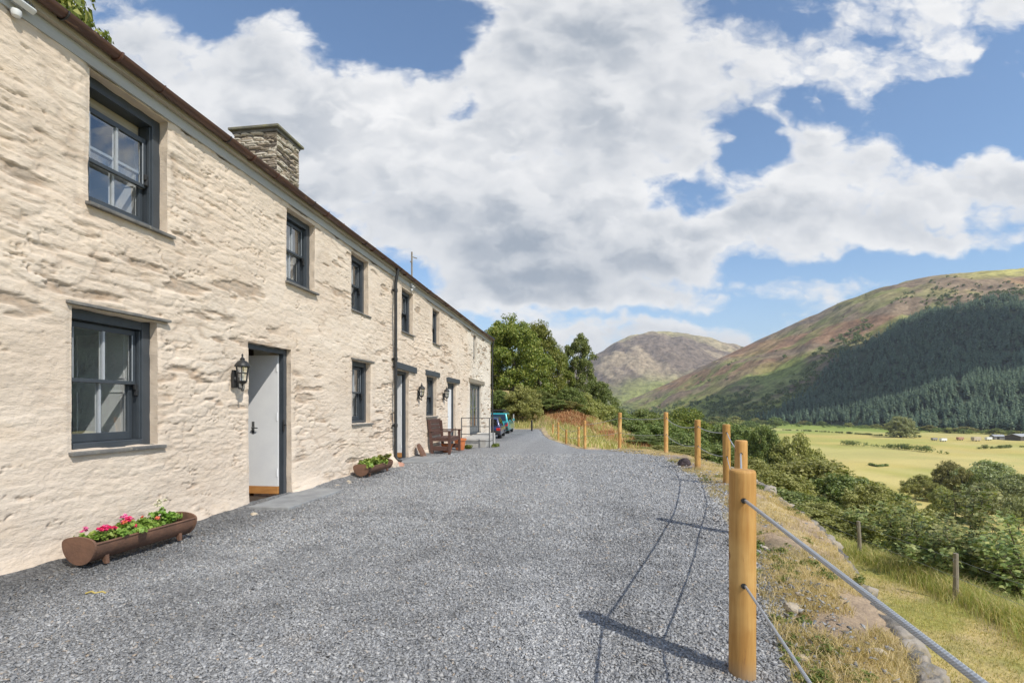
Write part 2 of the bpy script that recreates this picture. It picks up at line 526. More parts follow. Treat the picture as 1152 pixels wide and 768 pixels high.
def ground_z(X, Y):
    X = np.asarray(X, float); Y = np.asarray(Y, float)
    zp = np.interp(Y, [13, 18, 23, 30, 40, 60], [0, -0.10, -0.27, -0.47, -0.55, -0.55])
    ex = edge_x(Y)
    g = gravel_x(Y)
    bank = 0.035 * sstep(0, 0.3, X - g) * (1 - sstep(0.5, 1.0, (X - g) / np.maximum(ex - g, .3))) - 0.06 * sstep(0.4, 1.0, (X - g) / np.maximum(ex - g, 0.3))
    # right of the drive past the crest the ground drops with it
    zp = zp + bank - 0.30 * sstep(15, 20, Y) * sstep(1.5, 3.2, X) * (1 - sstep(30, 42, Y))
    # left: hillside behind the cottage
    left = np.maximum(0, WALL_X(Y) - 7.0 - X)
    zp = zp + np.minimum(0.42 * left, 70) + 0.0
    # bank and hillside closing the far end of the drive
    far = sstep(41.5, 52, Y)
    zp = zp + far * (1.9 * sstep(7.5, 1.0, X) + np.minimum(0.30 * np.maximum(0, 1.0 - X), 40)) + 0.010 * np.clip(Y - 50, 0, 200) * sstep(20, -5, X)
    # bracken covered spur running down to the right past the end of the drive
    ax, ay, bx, by = 4.8, 48.0, 11.5, 28.5
    tt = np.clip(((X - ax) * (bx - ax) + (Y - ay) * (by - ay)) / ((bx - ax) ** 2 + (by - ay) ** 2), 0, 1)
    dsp = np.hypot(X - (ax + (bx - ax) * tt), Y - (ay + (by - ay) * tt))
    spur = np.exp(-(dsp / 2.2) ** 2) * (1.35 - 0.25 * tt) * (1 - sstep(.85, 1.0, tt) * .4)
    # terrace, then the valley side
    fx = 10.2
    zt = -2.6 - 0.03 * np.clip(X - 4, 0, 6) - 0.05 * np.clip(Y - 9, 0, 6) / 6 * 4
    s = np.maximum(0, X - fx)
    zt = zt - 0.55 * np.minimum(s, 3) * 0.8 - 0.30 * np.maximum(0, s - 3)
    zt = zt - 0.02 * np.clip(Y - 30, 0, 300)
    w = np.interp(Y, [8.5, 14, 20, 40, 70], [0.16, 1.2, 4.0, 8, 14])
    t = sstep(0, 1, (X - ex) / w)
    z = zp * (1 - t) + np.minimum(zt, zp) * t
    z = np.maximum(z, -30.0 - 0.0 * X)
    # soft meeting with the valley floor
    z = np.where(z < -27, -30 + 3 * np.clip((z + 30) / 3, 0, 1) ** 1.5, z)
    z = z + spur
    r = np.hypot(X, Y)
    und = (fbm(X / 9, Y / 9, 3) - .5) * 1.1 * sstep(11, 18, X) * sstep(-29.5, -20, z) + (fbm(X / 1.3, Y / 1.3, 5) - .5) * 0.10 * sstep(0.2, 0.6, X - ex) * sstep(60, 20, r)
    return z + und


def gz(x, y):
    return float(ground_z(np.array([x]), np.array([y]))[0])


def axis(fine0, fine1, step, lo, hi, grow):
    a = list(np.arange(fine0, fine1 + 1e-6, step))
    s = step
    x = a[-1]
    while x < hi:
        s *= grow; x += s; a.append(min(x, hi))
    s = step; x = a[0]; pre = []
    while x > lo:
        s *= grow; x -= s; pre.append(max(x, lo))
    return np.array(pre[::-1] + a)


xs = axis(-1.0, 12.0, 0.075, -2500, 6000, 1.075)
ys = axis(0.5, 20.0, 0.11, -1500, 7500, 1.06)
XX, YY = np.meshgrid(xs, ys)
ZZ = ground_z(XX, YY)
ex = edge_x(YY); gxx = gravel_x(YY)
# small lumps in the bank
inb = sstep(0.0, 0.25, XX - gxx) * sstep(0.05, -0.3, XX - ex) * (YY < 45)
ZZ = ZZ + inb * (fbm(XX * 3.2, YY * 3.2, 21) - 0.5) * 0.14 + inb * (fbm(XX * 9, YY * 9, 22) - 0.5) * 0.05
# keep the ground just below the gravel sheet
und_g = (XX > WALL_X(YY) - 6) & (XX < gxx) & (YY < 41.5)
ZZ = np.where(und_g, ZZ - 0.05, ZZ)
n1 = fbm(XX / 1.1, YY / 1.1, 31, 5)[..., None]; n2 = fbm(XX * 2.1, YY * 2.1, 37, 5)[..., None]; n3 = fbm(XX / 40, YY / 40, 41, 5)[..., None]
straw = np.array([0.52, 0.41, 0.23]); earth = np.array([0.40, 0.305, 0.215]); moss = np.array([0.19, 0.19, 0.06])
lawn = np.array([0.56, 0.445, 0.20]); lawn2 = np.array([0.36, 0.34, 0.10]); scrub = np.array([0.19, 0.195, 0.06])
brown = np.array([0.36, 0.165, 0.075]); vall = np.array([0.53, 0.435, 0.15]); vall2 = np.array([0.40, 0.385, 0.115])
bankc = straw + (earth - straw) * sstep(0.44, 0.60, n2) + (moss - straw) * 0.7 * sstep(0.55, 0.68, n1)
lawnc = lawn + (lawn2 - lawn) * sstep(0.40, 0.66, n1) + (earth - lawn) * 0.35 * sstep(0.55, 0.7, n2)
on_bank = sstep(0.02, -0.02, XX - ex)[..., None]
zone = bankc * on_bank + lawnc * (1 - on_bank)
sc = (sstep(9.3, 10.4, XX + (fbm(XX / 2, YY / 2, 8) - .5) * 1.5))[..., None]
sc = np.maximum(sc, (sstep(12, 17, YY) * sstep(0.4, 1.4, XX - ex))[..., None])
zone = zone * (1 - sc) + (scrub + (np.array([.2, .2, .06]) - scrub) * sstep(.4, .65, n1)) * sc
# bracken bank at the end of the drive
_t = np.clip(((XX - 4.8) * 6.7 + (YY - 48) * -19.5) / (6.7 ** 2 + 19.5 ** 2), 0, 1)
_d = np.hypot(XX - (4.8 + 6.7 * _t), YY - (48 - 19.5 * _t)) + (fbm(XX / 2, YY / 2, 10) - .5) * 2.5
bk = (sstep(3.6, 1.8, _d))[..., None]
_old = (sstep(24, 30, YY) * sstep(60, 52, YY) * sstep(0.0, 3.0, XX - gxx - 0.0 * YY + (fbm(XX / 3, YY / 3, 9) - .5) * 3) * sstep(7.0, 3.0, XX - ex))[..., None]
zone = zone * (1 - bk) + (brown + (np.array([.36, .22, .10]) - brown) * sstep(.4, .6, n1)) * bk
hl = (sstep(41, 43, YY) * sstep(2.5, 0.5, XX - (YY - 42) * 0.25))[..., None]
zone = zone * (1 - hl) + (np.array([.24, .22, .07]) + (np.array([.36, .27, .13]) - np.array([.24, .22, .07])) * sstep(.4, .6, n1)) * hl
vf = sstep(-24, -29, ZZ)[..., None]
zone = zone * (1 - vf) + (vall + (vall2 - vall) * sstep(.42, .62, n3)) * vf
green_ = (vf[..., 0] * sstep(520, 600, YY - XX * .10 + (fbm(XX / 60, YY / 60, 43) - .5) * 60))[..., None]
zone = zone * (1 - green_) + np.array([.27, .33, .08]) * green_
strip = (vf[..., 0] * sstep(.48, .56, fbm((XX + YY * .25) / 55, YY / 260, 47, 3)))[..., None] * .5
zone = zone * (1 - strip) + np.array([.58, .50, .22]) * strip
zone = np.where(und_g[..., None], np.array([.2, .2, .2]), zone)


def zonemat(name, bumpscale, bdist, detail_scales):
    m, t, b, o = newmat(name)
    at_ = t.n('ShaderNodeAttribute', attribute_name='zone')
    tcn = t.n('ShaderNodeTexCoord')
    c = at_.outputs['Color']
    for s, amt in detail_scales:
        nz = t.noise(tcn.outputs['Object'], s, 6, 0.7)
        f = t.math('MULTIPLY_ADD', t.smooth(nz.outputs[0], 0.25, 0.75), amt * 2, 1 - amt)
        c = t.mix(1.0, c, t.n('ShaderNodeCombineXYZ', {0: f, 1: f, 2: t.math('MULTIPLY_ADD', f, 0.85, 0.15)}), 'MULTIPLY')
    t.set(b, 'Base Color', c)
    b.inputs['Roughness'].default_value = 0.95
    b.inputs['Specular IOR Level'].default_value = 0.1
    nb = t.noise(tcn.outputs['Object'], bumpscale, 8, 0.7)
    t.set(b, 'Normal', t.n('ShaderNodeBump', {'Height': nb.outputs[0], 'Strength': 0.8, 'Distance': bdist}))
    return m


M['ground'] = zonemat('dry_ground', 22, 0.03, [(70, .22), (14, .22), (2.2, .14), (0.02, .10)])
ground = npmesh('ground', np.c_[XX.ravel(), YY.ravel(), ZZ.ravel()], [gridfaces(*XX.shape)], M['ground'], attrs={'zone': zone.reshape(-1, 3)})
tag(ground, kind='structure')

# ------------------------------------------------------------------ gravel drive
m, t, b, o = newmat('slate_gravel')
tcn = t.n('ShaderNodeTexCoord')
wz = t.noise(tcn.outputs['Object'], 9, 3, 0.5)
wv_ = t.vmath('SCALE', wz.outputs['Color']); wv_.inputs['Scale'].default_value = 0.05
vec = t.vmath('ADD', tcn.outputs['Object'], wv_.outputs[0]).outputs[0]
vo = t.n('ShaderNodeTexVoronoi', {'Vector': vec, 'Scale': 38.0, 'Randomness': 1.0}, feature='F1')
vo2 = t.n('ShaderNodeTexVoronoi', {'Vector': vec, 'Scale': 85.0, 'Randomness': 1.0}, feature='F1')
sp = t.n('ShaderNodeSeparateColor', {0: vo.outputs['Color']})
sp2 = t.n('ShaderNodeSeparateColor', {0: vo2.outputs['Color']})
v1 = t.math('MULTIPLY_ADD', sp2.outputs[0], 0.45, t.math('MULTIPLY', sp.outputs[0], 0.55))
c = t.ramp(v1, [(0.12, (0.13, 0.135, 0.142)), (0.5, (0.265, 0.27, 0.278)), (0.88, (0.42, 0.422, 0.42))])


def patches(t, c):
    """damp fines along the cottage foot, worn and dusty patches over the drive"""
    tc_ = t.n('ShaderNodeTexCoord').outputs['Object']
    big = t.smooth(t.noise(tc_, 0.5, 5, 0.6).outputs[0], .32, .68)
    mid = t.smooth(t.noise(tc_, 2.4, 6, 0.65).outputs[0], .3, .7)
    f = t.math('MULTIPLY', t.math('MULTIPLY_ADD', big, 0.34, 0.84), t.math('MULTIPLY_ADD', mid, 0.30, 0.85))
    sx = t.n('ShaderNodeSeparateXYZ', {0: tc_})
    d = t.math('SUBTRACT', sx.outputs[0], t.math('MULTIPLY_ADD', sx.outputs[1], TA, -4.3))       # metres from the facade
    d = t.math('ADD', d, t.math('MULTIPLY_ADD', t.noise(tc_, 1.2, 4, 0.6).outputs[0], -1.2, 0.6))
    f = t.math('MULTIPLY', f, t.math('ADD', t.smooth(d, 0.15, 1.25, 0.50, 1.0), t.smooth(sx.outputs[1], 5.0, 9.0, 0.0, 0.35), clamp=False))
    f = t.math('MINIMUM', f, 1.18)
    for x0_, sl_ in ((-1.6, .11), (0.0, .10)):           # faint wheel tracks
        e_ = t.math('ABSOLUTE', t.math('SUBTRACT', t.math('SUBTRACT', sx.outputs[0], t.math('MULTIPLY', sx.outputs[1], sl_)), x0_))
        f = t.math('MULTIPLY', f, t.smooth(t.math('ADD', e_, t.math('MULTIPLY', mid, .12)), .12, .42, 1.09, 1.0))
    c = t.mix(1.0, c, t.n('ShaderNodeCombineXYZ', {0: f, 1: f, 2: f}), 'MULTIPLY')
    return t.mix(t.math('MULTIPLY', t.smooth(t.noise(tc_, 1.3, 5, 0.6).outputs[0], .60, .76), 0.30), c, (0.30, 0.25, 0.20))


c = patches(t, c)
t.set(b, 'Base Color', c)
b.inputs['Roughness'].default_value = 0.75
hh = t.math('MULTIPLY_ADD', vo2.outputs['Distance'], -0.6, t.math('MULTIPLY', vo.outputs['Distance'], -1.0))
hh = t.math('ADD', hh, t.math('MULTIPLY', sp.outputs[1], 0.5))
t.set(b, 'Normal', t.n('ShaderNodeBump', {'Height': hh, 'Strength': 1.0, 'Distance': 0.02}))
M['gravel'] = m

rows = axis(1.0, 14.0, 0.06, -5, 41.8, 1.03)
nc = 150
G = []
for y in rows:
    x0 = WALL_X(y) - 0.05 if y < 23.4 else WALL_X(23.4) - min(4.5, (y - 23.4) * 3)
    x1 = gravel_x(y) + (fbm(np.array([y * 1.7]), np.array([0.3]), 5)[0] - .5) * 0.5 + (fbm(np.array([y * 7]), np.array([4.3]), 6)[0] - .5) * 0.2
    G.append(np.linspace(x0, x1, nc))
GXX = np.array(G); GYY = np.repeat(rows[:, None], nc, 1)
edge_f = np.linspace(0, 1, nc)[None, :]
GZZ = ground_z(GXX, GYY) + 0.012 + (fbm(GXX * 1.5, GYY * 1.5, 51) - .5) * 0.05 + (fbm(GXX * 7, GYY * 7, 52) - .5) * 0.016
GZZ -= 0.10 * sstep(0.965, 1.0, edge_f)
GZZ += 0.05 * sstep(0.05, 0.0, edge_f) * (GYY < 23.4)
# worn wheel tracks
tr = np.exp(-((GXX - (-1.6 + 0.11 * GYY)) / 0.35) ** 2) + np.exp(-((GXX - (0.0 + 0.10 * GYY)) / 0.35) ** 2)
GZZ -= 0.018 * tr
gravel = npmesh('gravel_drive', np.c_[GXX.ravel(), GYY.ravel(), GZZ.ravel()], [gridfaces(*GXX.shape)], M['gravel'])
tag(gravel, kind='structure')


def gravel_z(x, y):
    return ground_z(x, y) + 0.012 + (fbm(x * 1.5, y * 1.5, 51) - .5) * 0.05 + (fbm(x * 7, y * 7, 52) - .5) * 0.016 - 0.018 * (np.exp(-((x - (-1.6 + 0.11 * y)) / 0.35) ** 2) + np.exp(-((x - (0.10 * y)) / 0.35) ** 2))


# loose slate chips: real little wedges, dense near by, thinner further off
rng = np.random.default_rng(11)
PR = np.array([[-1, -.55, -.5], [1, -.5, -.4], [.15, .9, -.5], [-.8, -.35, .5], [.75, -.5, .45], [.05, .6, .5]])
PFT = np.array([[0, 2, 1], [3, 4, 5]]); PFQ = np.array([[0, 1, 4, 3], [1, 2, 5, 4], [2, 0, 3, 5]])


def chips(n, ylo, yhi, s0, s1, beyond=0.0):
    y = ylo + (yhi - ylo) * rng.random(n)
    lo = np.maximum(WALL_X(y) + 0.02, -1.06 * y - 0.2)
    hi = np.minimum(gravel_x(y) + 0.05 + beyond, 1.06 * y + 0.2)
    x = lo + (hi - lo) * rng.random(n)
    if beyond:
        off = np.abs(rng.normal(0, 1, n)) * beyond * 0.5
        x = gravel_x(y) - 0.12 + off
    z = gravel_z(x, y)
    return x, y, z, s0 + (s1 - s0) * rng.random(n) ** 2.2


parts = [chips(80000, 2.15, 4.6, 0.0045, 0.0150), chips(76000, 4.6, 8.5, 0.006, 0.0185), chips(26000, 8.5, 14, 0.010, 0.025), chips(4200, 2.0, 9, 0.006, 0.024, 0.5), chips(1600, 9, 20, 0.012, 0.03, 0.5)]
cx, cy, cz, cs = [np.concatenate(q) for q in zip(*parts)]
n = len(cx)
V = PR[None] * np.c_[cs * rng.uniform(.7, 1.5, n), cs * rng.uniform(.5, 1.0, n), cs * rng.uniform(.28, .75, n)][:, None, :]
V = V + rng.normal(0, 0.16, V.shape) * cs[:, None, None] * 0.8
ang = rng.random(n) * 6.28; til = rng.normal(0, 0.33, n); tl2 = rng.normal(0, .33, n)
ca, sa = np.cos(ang), np.sin(ang)
x_, y_, z_ = V[..., 0], V[..., 1], V[..., 2]
z2 = z_ + x_ * np.sin(til)[:, None] + y_ * np.sin(tl2)[:, None]
V = np.stack([x_ * ca[:, None] - y_ * sa[:, None] + cx[:, None], x_ * sa[:, None] + y_ * ca[:, None] + cy[:, None], z2 + cz[:, None] + cs[:, None] * 0.22], -1).reshape(-1, 3)
base = (np.arange(n) * 6)[:, None, None]
m, t, b, o = newmat('slate_chips')
gi = t.n('ShaderNodeNewGeometry')
c = t.ramp(gi.outputs['Random Per Island'], [(0.0, (0.18, 0.187, 0.198)), (0.35, (0.26, 0.267, 0.278)), (0.75, (0.34, 0.346, 0.354)), (0.95, (0.42, 0.422, 0.42)), (1.0, (0.38, 0.31, 0.24))])
c = patches(t, c); t.set(b, 'Base Color', c); b.inputs['Roughness'].default_value = 0.6
M['chips'] = m
gch = npmesh('gravel', V, [(PFT[None] + base).reshape(-1, 3), (PFQ[None] + base).reshape(-1, 4)], M['chips'], smooth=False)
tag(gch, 'loose slate chips lying over the gravel drive', 'gravel', kind='stuff')

# ------------------------------------------------------------------ stone retaining wall along the bank
def masonry(a, b, cw, ch, seed, groove=0.22):
    """rubble courses: returns stone offset (-1..1), joint depth 0..1 (1 in the joint), id random"""
    wa = a + (fbm(a / 0.9, b / 0.5, seed + 1, 3) - .5) * cw * 0.9
    wb = b + (fbm(a / 0.7, b / 0.6, seed + 2, 3) - .5) * ch * 1.9 + (fbm(a / 0.16, b / 0.1, seed + 3, 2) - .5) * ch * 0.35
    p = wa / cw; q = wb / ch
    row = np.floor(q)
    p = p + hash2(row, row * 0, seed + 5) * 7.0
    ip = np.floor(p); iq = np.floor(q)
    f1 = np.full(p.shape, 9.0); f2 = np.full(p.shape, 9.0); r1 = np.zeros(p.shape); tx = np.zeros(p.shape)
    for dj in (-1, 0, 1):
        for di in (-1, 0, 1):
            ci = ip + di; cj = iq + dj
            jx = ci + 0.15 + 0.7 * hash2(ci, cj, seed + 7); jy = cj + 0.25 + 0.5 * hash2(ci, cj, seed + 8)
            d = np.maximum(np.abs(p - jx) * 0.8, np.abs(q - jy)) * 0.7 + 0.3 * np.hypot(p - jx, q - jy)
            rr = hash2(ci, cj, seed + 9)
            closer = d < f1
            f2 = np.where(closer, f1, np.minimum(f2, d))
            r1 = np.where(closer, rr, r1)
            tx = np.where(closer, (q - jy) * (hash2(ci, cj, seed + 10) - .35) + (p - jx) * (hash2(ci, cj, seed + 11) - .5) * 0.7, tx)
            f1 = np.where(closer, d, f1)
    j = 1 - sstep(0.0, groove, f2 - f1)
    return (r1 - .5) * 2 + tx * 1.4, j, r1


m, t, b, o = newmat('rubble_stone')
at_ = t.n('ShaderNodeAttribute', attribute_name='zone')
tcn = t.n('ShaderNodeTexCoord')
nz = t.noise(tcn.outputs['Object'], 28, 6, 0.65)
f = t.math('MULTIPLY_ADD', nz.outputs[0], 0.7, 0.65)
t.set(b, 'Base Color', t.mix(1.0, at_.outputs['Color'], t.n('ShaderNodeCombineXYZ', {0: f, 1: f, 2: f}), 'MULTIPLY'))
b.inputs['Roughness'].default_value = 0.95
t.set(b, 'Normal', t.n('ShaderNodeBump', {'Height': nz.outputs[0], 'Strength': 0.7, 'Distance': 0.02}))
M['rubble'] = m
yw = axis(1.5, 9.0, 0.013, -4, 15.5, 1.02)
pth = np.c_[edge_x(yw) + (fbm(yw * 1.3, yw * 0, 71) - .5) * 0.22 + (fbm(yw * 6, yw * 0, 72) - .5) * 0.12, yw]
sl = np.r_[0, np.cumsum(np.hypot(*np.diff(pth, axis=0).T))]
prof = [(-0.17, -0.03), (-0.15, -0.01), (-0.12, 0.004), (-0.09, 0.01), (-0.06, 0.012), (-0.035, 0.01), (-0.012, 0.0), (0.0, -0.014)] + [(0.03 + 0.05 * i / 46, -2.9 * i / 46) for i in range(1, 47)]
off = np.array([p[0] for p in prof]); zz = np.array([p[1] for p in prof])
S, ZZw = np.meshgrid(sl, zz, indexing='ij')
OFF = np.repeat(off[None], len(sl), 0)
st, jn, idr = masonry(S, np.where(OFF < 0, OFF, ZZw), 0.19, 0.075, 81, 0.2)
OFF2 = OFF + np.where(OFF >= 0, 0.035 * st - 0.05 * jn, 0) + (fbm(S * 9, ZZw * 12, 75) - .5) * 0.03
tzp = ground_z(edge_x(yw) - 0.35, yw)
Zf = ZZw + np.where(OFF < 0.01, 0.008 * st - 0.02 * jn, 0) + tzp[:, None] - 0.055 + (fbm(S * 1.2, S * 0, 73) - .5) * 0.10 + (fbm(S * 5, OFF * 9, 74) - .5) * 0.03 - 0.03 * sstep(-0.12, -0.17, OFF) + (fbm(S * 22, OFF * 40 + ZZw * 30, 76) - .5) * 0.02
colr = np.array([.25, .228, .20]) * (0.45 + 0.95 * idr[..., None]) + (np.array([.02, .0, -.02]) * (idr[..., None] - .5))
colr = colr * (1 - 0.55 * jn[..., None]) + np.array([.30, .24, .15]) * 0.55 * jn[..., None]
wall_r = npmesh('stone_retaining_wall', np.c_[(pth[:, 0, None] + OFF2).ravel(), np.repeat(pth[:, 1], len(prof)), Zf.ravel()], [gridfaces(*S.shape)], M['rubble'], attrs={'zone': colr.reshape(-1, 3)})
tag(wall_r, 'dry stone retaining wall between the straw bank and the lower grass terrace', 'wall')

# ------------------------------------------------------------------ cottage (local axes: x along the facade, y into the house, z up)
AL = math.atan(TA)
HRZ = R(90) - AL
HO = Vector((-4.3, 0, 0))
cottage = empty('cottage', HO, HRZ, 'long two storey cream painted stone cottage with slate grey sash windows', 'cottage')
HM = Matrix.Translation(HO) @ Matrix.Rotation(HRZ, 4, 'Z')


def hw(s, out, z):
    """facade coordinates (along, outwards, up) -> world"""
    return HM @ Vector((s, -out, z))


S0, S1, ZT, ZB = -1.5, 23.62, 4.46, -0.45
# openings: kind, s0, s1, z0, z1
OPEN = [
    ('win', 4.39, 5.22, 3.10, 4.26, 'u'), ('win', 4.24, 5.10, 0.93, 2.16, 'l'), ('door', 6.50, 7.44, -0.02, 2.15, 1),
    ('win', 7.33, 8.10, 3.15, 4.22, 'u'), ('win', 9.38, 10.12, 3.14, 4.22, 'u'), ('win', 9.40, 10.22, 0.99, 2.19, 'l'),
    ('win', 12.0, 12.80, 3.13, 4.17, 'u'), ('win', 14.48, 15.18, 3.17, 4.17, 'u'), ('slit', 19.95, 20.5, 3.2, 4.2, 'u'),
    ('door', 11.60, 12.48, 0.02, 2.17, 2), ('win', 13.9, 14.85, 1.05, 2.17, 'l'), ('door', 16.12, 17.1, -0.06, 2.1, 3), ('door', 19.3, 21.45, 0.25, 2.24, 4),
]


def lines(lo, hi, step_fn, forced):
    a = [lo]
    while a[-1] < hi:
        a.append(a[-1] + step_fn(a[-1]))
    a = np.array(a); a[-1] = hi
    for f in forced:
        i = np.argmin(np.abs(a - f)); a[i] = f
    return np.unique(a)


sL = lines(S0, S1, lambda s: 0.20 if s < 2.9 else min(0.021, max(0.0095, 0.0021 * s)), [q for o_ in OPEN for q in o_[1:3]])
zL = lines(ZB, ZT, lambda z: 0.0125, [q for o_ in OPEN for q in o_[3:5]])
SS, ZQ = np.meshgrid(sL, zL, indexing='ij')
st1, j1, id1 = masonry(SS, ZQ, 0.40, 0.088, 101, 0.34)
st2, j2, id2 = masonry(SS + 3.3, ZQ + .07, 0.21, 0.042, 131, 0.4)
patch = sstep(0.42, 0.60, fbm(SS / 1.5, ZQ / 0.8, 151))
white_end = sstep(18.6, 19.6, SS + (fbm(SS, ZQ, 3) - .5) * 1.2)
amp = 0.55 + 0.65 * fbm(SS / 0.8, ZQ / 0.5, 161)
j1n = sstep(.55, 1.0, j1); stone = (0.013 * st1 - 0.007 * j1 - 0.016 * j1n) * (0.35 + 0.65 * patch) + (0.007 * st2 - 0.004 * j2 - 0.008 * sstep(.6, 1, j2)) * (0.35 + 0.65 * (1 - patch))
calm = 0.35 + 0.75 * sstep(.40, .62, fbm(SS / 1.9 + 5, ZQ / 1.3, 163, 3))
stone = stone * amp * 0.45 * calm
broad = (fbm(SS / 1.6, ZQ / 1.1, 171, 3) - .5) * 0.09 + (fbm(SS / 0.45, ZQ / 0.22, 172, 3) - .5) * 0.014
lump = (fbm(SS / 0.17, ZQ / 0.06, 173, 5, .6) - .5) * 0.012 + (fbm(SS / 0.05, ZQ / 0.022, 174, 4, .6) - .5) * 0.008
disp = stone + broad + lump + stone * 0.5 * white_end
# a few open cracks and missing flakes following the courses
crk = fbm(SS / 0.55 + 9, ZQ / 0.10, 181, 4)
crack = sstep(0.61, 0.68, crk) * sstep(.40, .55, fbm(SS / 1.1 + 2, ZQ / .7, 183, 3)) + 0.9 * sstep(.020, .0, np.abs(fbm(SS / .6 + 4, ZQ / .12, 185, 4) - .47)) * sstep(.48, .60, fbm(SS / .45, ZQ / .16, 187, 3))
disp -= 0.017 * np.minimum(crack, 1)
disp -= 0.05 * sstep(4.275, 4.31, ZQ + (fbm(SS / .25, SS * 0, 193, 4) - .5) * .12)
# flared foot
disp += 0.10 * sstep(0.38, -0.15, ZQ - np.interp(SS, [0, 13, 23], [0, 0, -.27]) + (fbm(SS * 1.4, SS * 0, 191) - .5) * 0.4) ** 2
near = np.ones_like(SS)
hole = np.zeros((len(sL) - 1, len(zL) - 1), bool)
sc_ = (sL[:-1] + sL[1:]) / 2; zc_ = (zL[:-1] + zL[1:]) / 2
for kd, a0, a1, b0, b1, q in OPEN:
    hole |= ((sc_ > a0) & (sc_ < a1))[:, None] & ((zc_ > b0) & (zc_ < b1))[None, :]
    dd = np.hypot(np.maximum(np.maximum(a0 - SS, SS - a1), 0), np.maximum(np.maximum(b0 - ZQ, ZQ - b1), 0))
    near = np.minimum(near, sstep(0.0, 0.10, dd) * 0.85 + 0.15)
    # rounded arrises
    disp -= 0.022 * sstep(0.05, 0.0, dd)
near = np.minimum(near, 1)
disp = disp * (0.25 + 0.75 * near)
Vw = np.stack([SS, -disp, ZQ], -1)
fg = gridfaces(len(sL), len(zL)).reshape(len(sL) - 1, len(zL) - 1, 4)[~hole]
dirt = np.clip(0.55 * np.maximum(j1 * (0.3 + .7 * patch), 0.6 * j2 * (1 - patch)) * sstep(.45, .65, fbm(SS / .6, ZQ / .35, 201)) + 1.0 * np.minimum(crack, 1) * (0.45 + .75 * fbm(SS / .12, ZQ / .06, 203, 3)), 0, 1)
tone = np.clip(0.5 + 0.5 * (id1 - .5) * patch + (fbm(SS / 1.2, ZQ / .6, 211) - .5) * 1.2, 0, 1)
# reveals, gables, back: plain grids appended
Vx = [Vw.reshape(-1, 3)]; Fx = [fg]; At = [np.stack([dirt, tone, white_end], -1).reshape(-1, 3)]
nv = len(sL) * len(zL)


def add_grid(P, nr, ncol, a):
    global nv
    Vx.append(P.reshape(-1, 3)); Fx.append(gridfaces(nr, ncol) + nv); At.append(np.repeat(np.array([a]), nr * ncol, 0)); nv += nr * ncol


def idx_of(arr, v):
    return int(np.argmin(np.abs(arr - v)))


RD = 0.105   # depth of the reveal in front of the frames
for kd, a0, a1, b0, b1, q in OPEN:
    i0, i1, k0, k1 = idx_of(sL, a0), idx_of(sL, a1), idx_of(zL, b0), idx_of(zL, b1)
    loop = [(i, k0) for i in range(i0, i1)] + [(i1, kk) for kk in range(k0, k1)] + [(i, k1) for i in range(i1, i0, -1)] + [(i0, kk) for kk in range(k1, k0 - 1, -1)]
    P = np.array([Vw[i, kk] for i, kk in loop])
    dep = np.linspace(0, 1, 9)
    rows_ = []
    for d in dep:
        Q = P.copy()
        Q[:, 1] = P[:, 1] * (1 - d) + (RD + 0.25) * d
        wob = (vnoise(P[:, 0] * 9 + P[:, 2] * 7, P[:, 2] * 9 - P[:, 0] * 4 + d * 5, 221) - .5) * 0.022 * (0 < d)
        cx_, cz_ = (a0 + a1) / 2, (b0 + b1) / 2
        Q[:, 0] += np.sign(Q[:, 0] - cx_) * (wob + 0.012 * math.sin(d * 3.14)); Q[:, 2] += np.sign(Q[:, 2] - cz_) * wob
        rows_.append(Q)
    add_grid(np.array(rows_), len(dep), len(loop), (0.05, 0.45, 1.0 if a0 > 19 else 0.0))
HD = 5.4; RIDGE = ZT + 2.7 * math.tan(R(33))
for sx in (S0, S1):
    nb = 140
    yy = np.linspace(0.0, HD, nb); zz_ = np.linspace(0, 1, 120)
    Yg, Tg = np.meshgrid(yy, zz_)
    top = ZT + (2.7 - np.abs(Yg - 2.7)) * math.tan(R(33)) - 0.04
    Zg = ZB + (top - ZB) * Tg
    a_, j_, _ = masonry(Yg, Zg, 0.42, 0.12, 141, .3)
    Xg = sx + np.sign(sx) * (0.014 * a_ - 0.02 * j_) * sstep(0.0, 0.2, Yg)
    add_grid(np.stack([Xg, Yg, Zg], -1), 120, nb, (0.1, 0.5, 1.0))
add_grid(np.array([[[S0, HD, ZB], [S1, HD, ZB]], [[S0, HD, ZT], [S1, HD, ZT]]], float), 2, 2, (0, .5, .5))

m, t, b, o = newmat('limewashed_rubble')
at_ = t.n('ShaderNodeAttribute', attribute_name='zone')
sp = t.n('ShaderNodeSeparateColor', {0: at_.outputs['Color']})
tcn = t.n('ShaderNodeTexCoord')
mp = t.n('ShaderNodeMapping', {'Vector': tcn.outputs['Object'], 'Scale': (1, 1, 2.2)})
n_a = t.noise(mp, 2.2, 6, 0.6); n_b = t.noise(mp, 26, 6, 0.65); n_c = t.noise(mp, 7, 5, 0.6); n_d = t.noise(mp, 90, 4, 0.6)
cream = t.mix(sp.outputs[1], (0.675, 0.56, 0.447), (0.735, 0.638, 0.53))
cream = t.mix(t.math('MULTIPLY', t.smooth(n_a.outputs[0], .5, .75), 0.40), cream, (0.66, 0.52, 0.37))
cream = t.mix(t.math('MULTIPLY', t.smooth(n_c.outputs[0], .56, .74), 0.35), cream, (0.60, 0.53, 0.45))
cream = t.mix(t.math('MULTIPLY', sp.outputs[2], 0.75), cream, (0.73, 0.68, 0.60))
stain = t.mix(t.smooth(n_c.outputs[0], .4, .6), (0.30, 0.18, 0.095), (0.20, 0.15, 0.11))
cream = t.mix(t.math('MULTIPLY', sp.outputs[0], t.math('MULTIPLY_ADD', sp.outputs[2], 0.25, 0.55)), cream, stain)
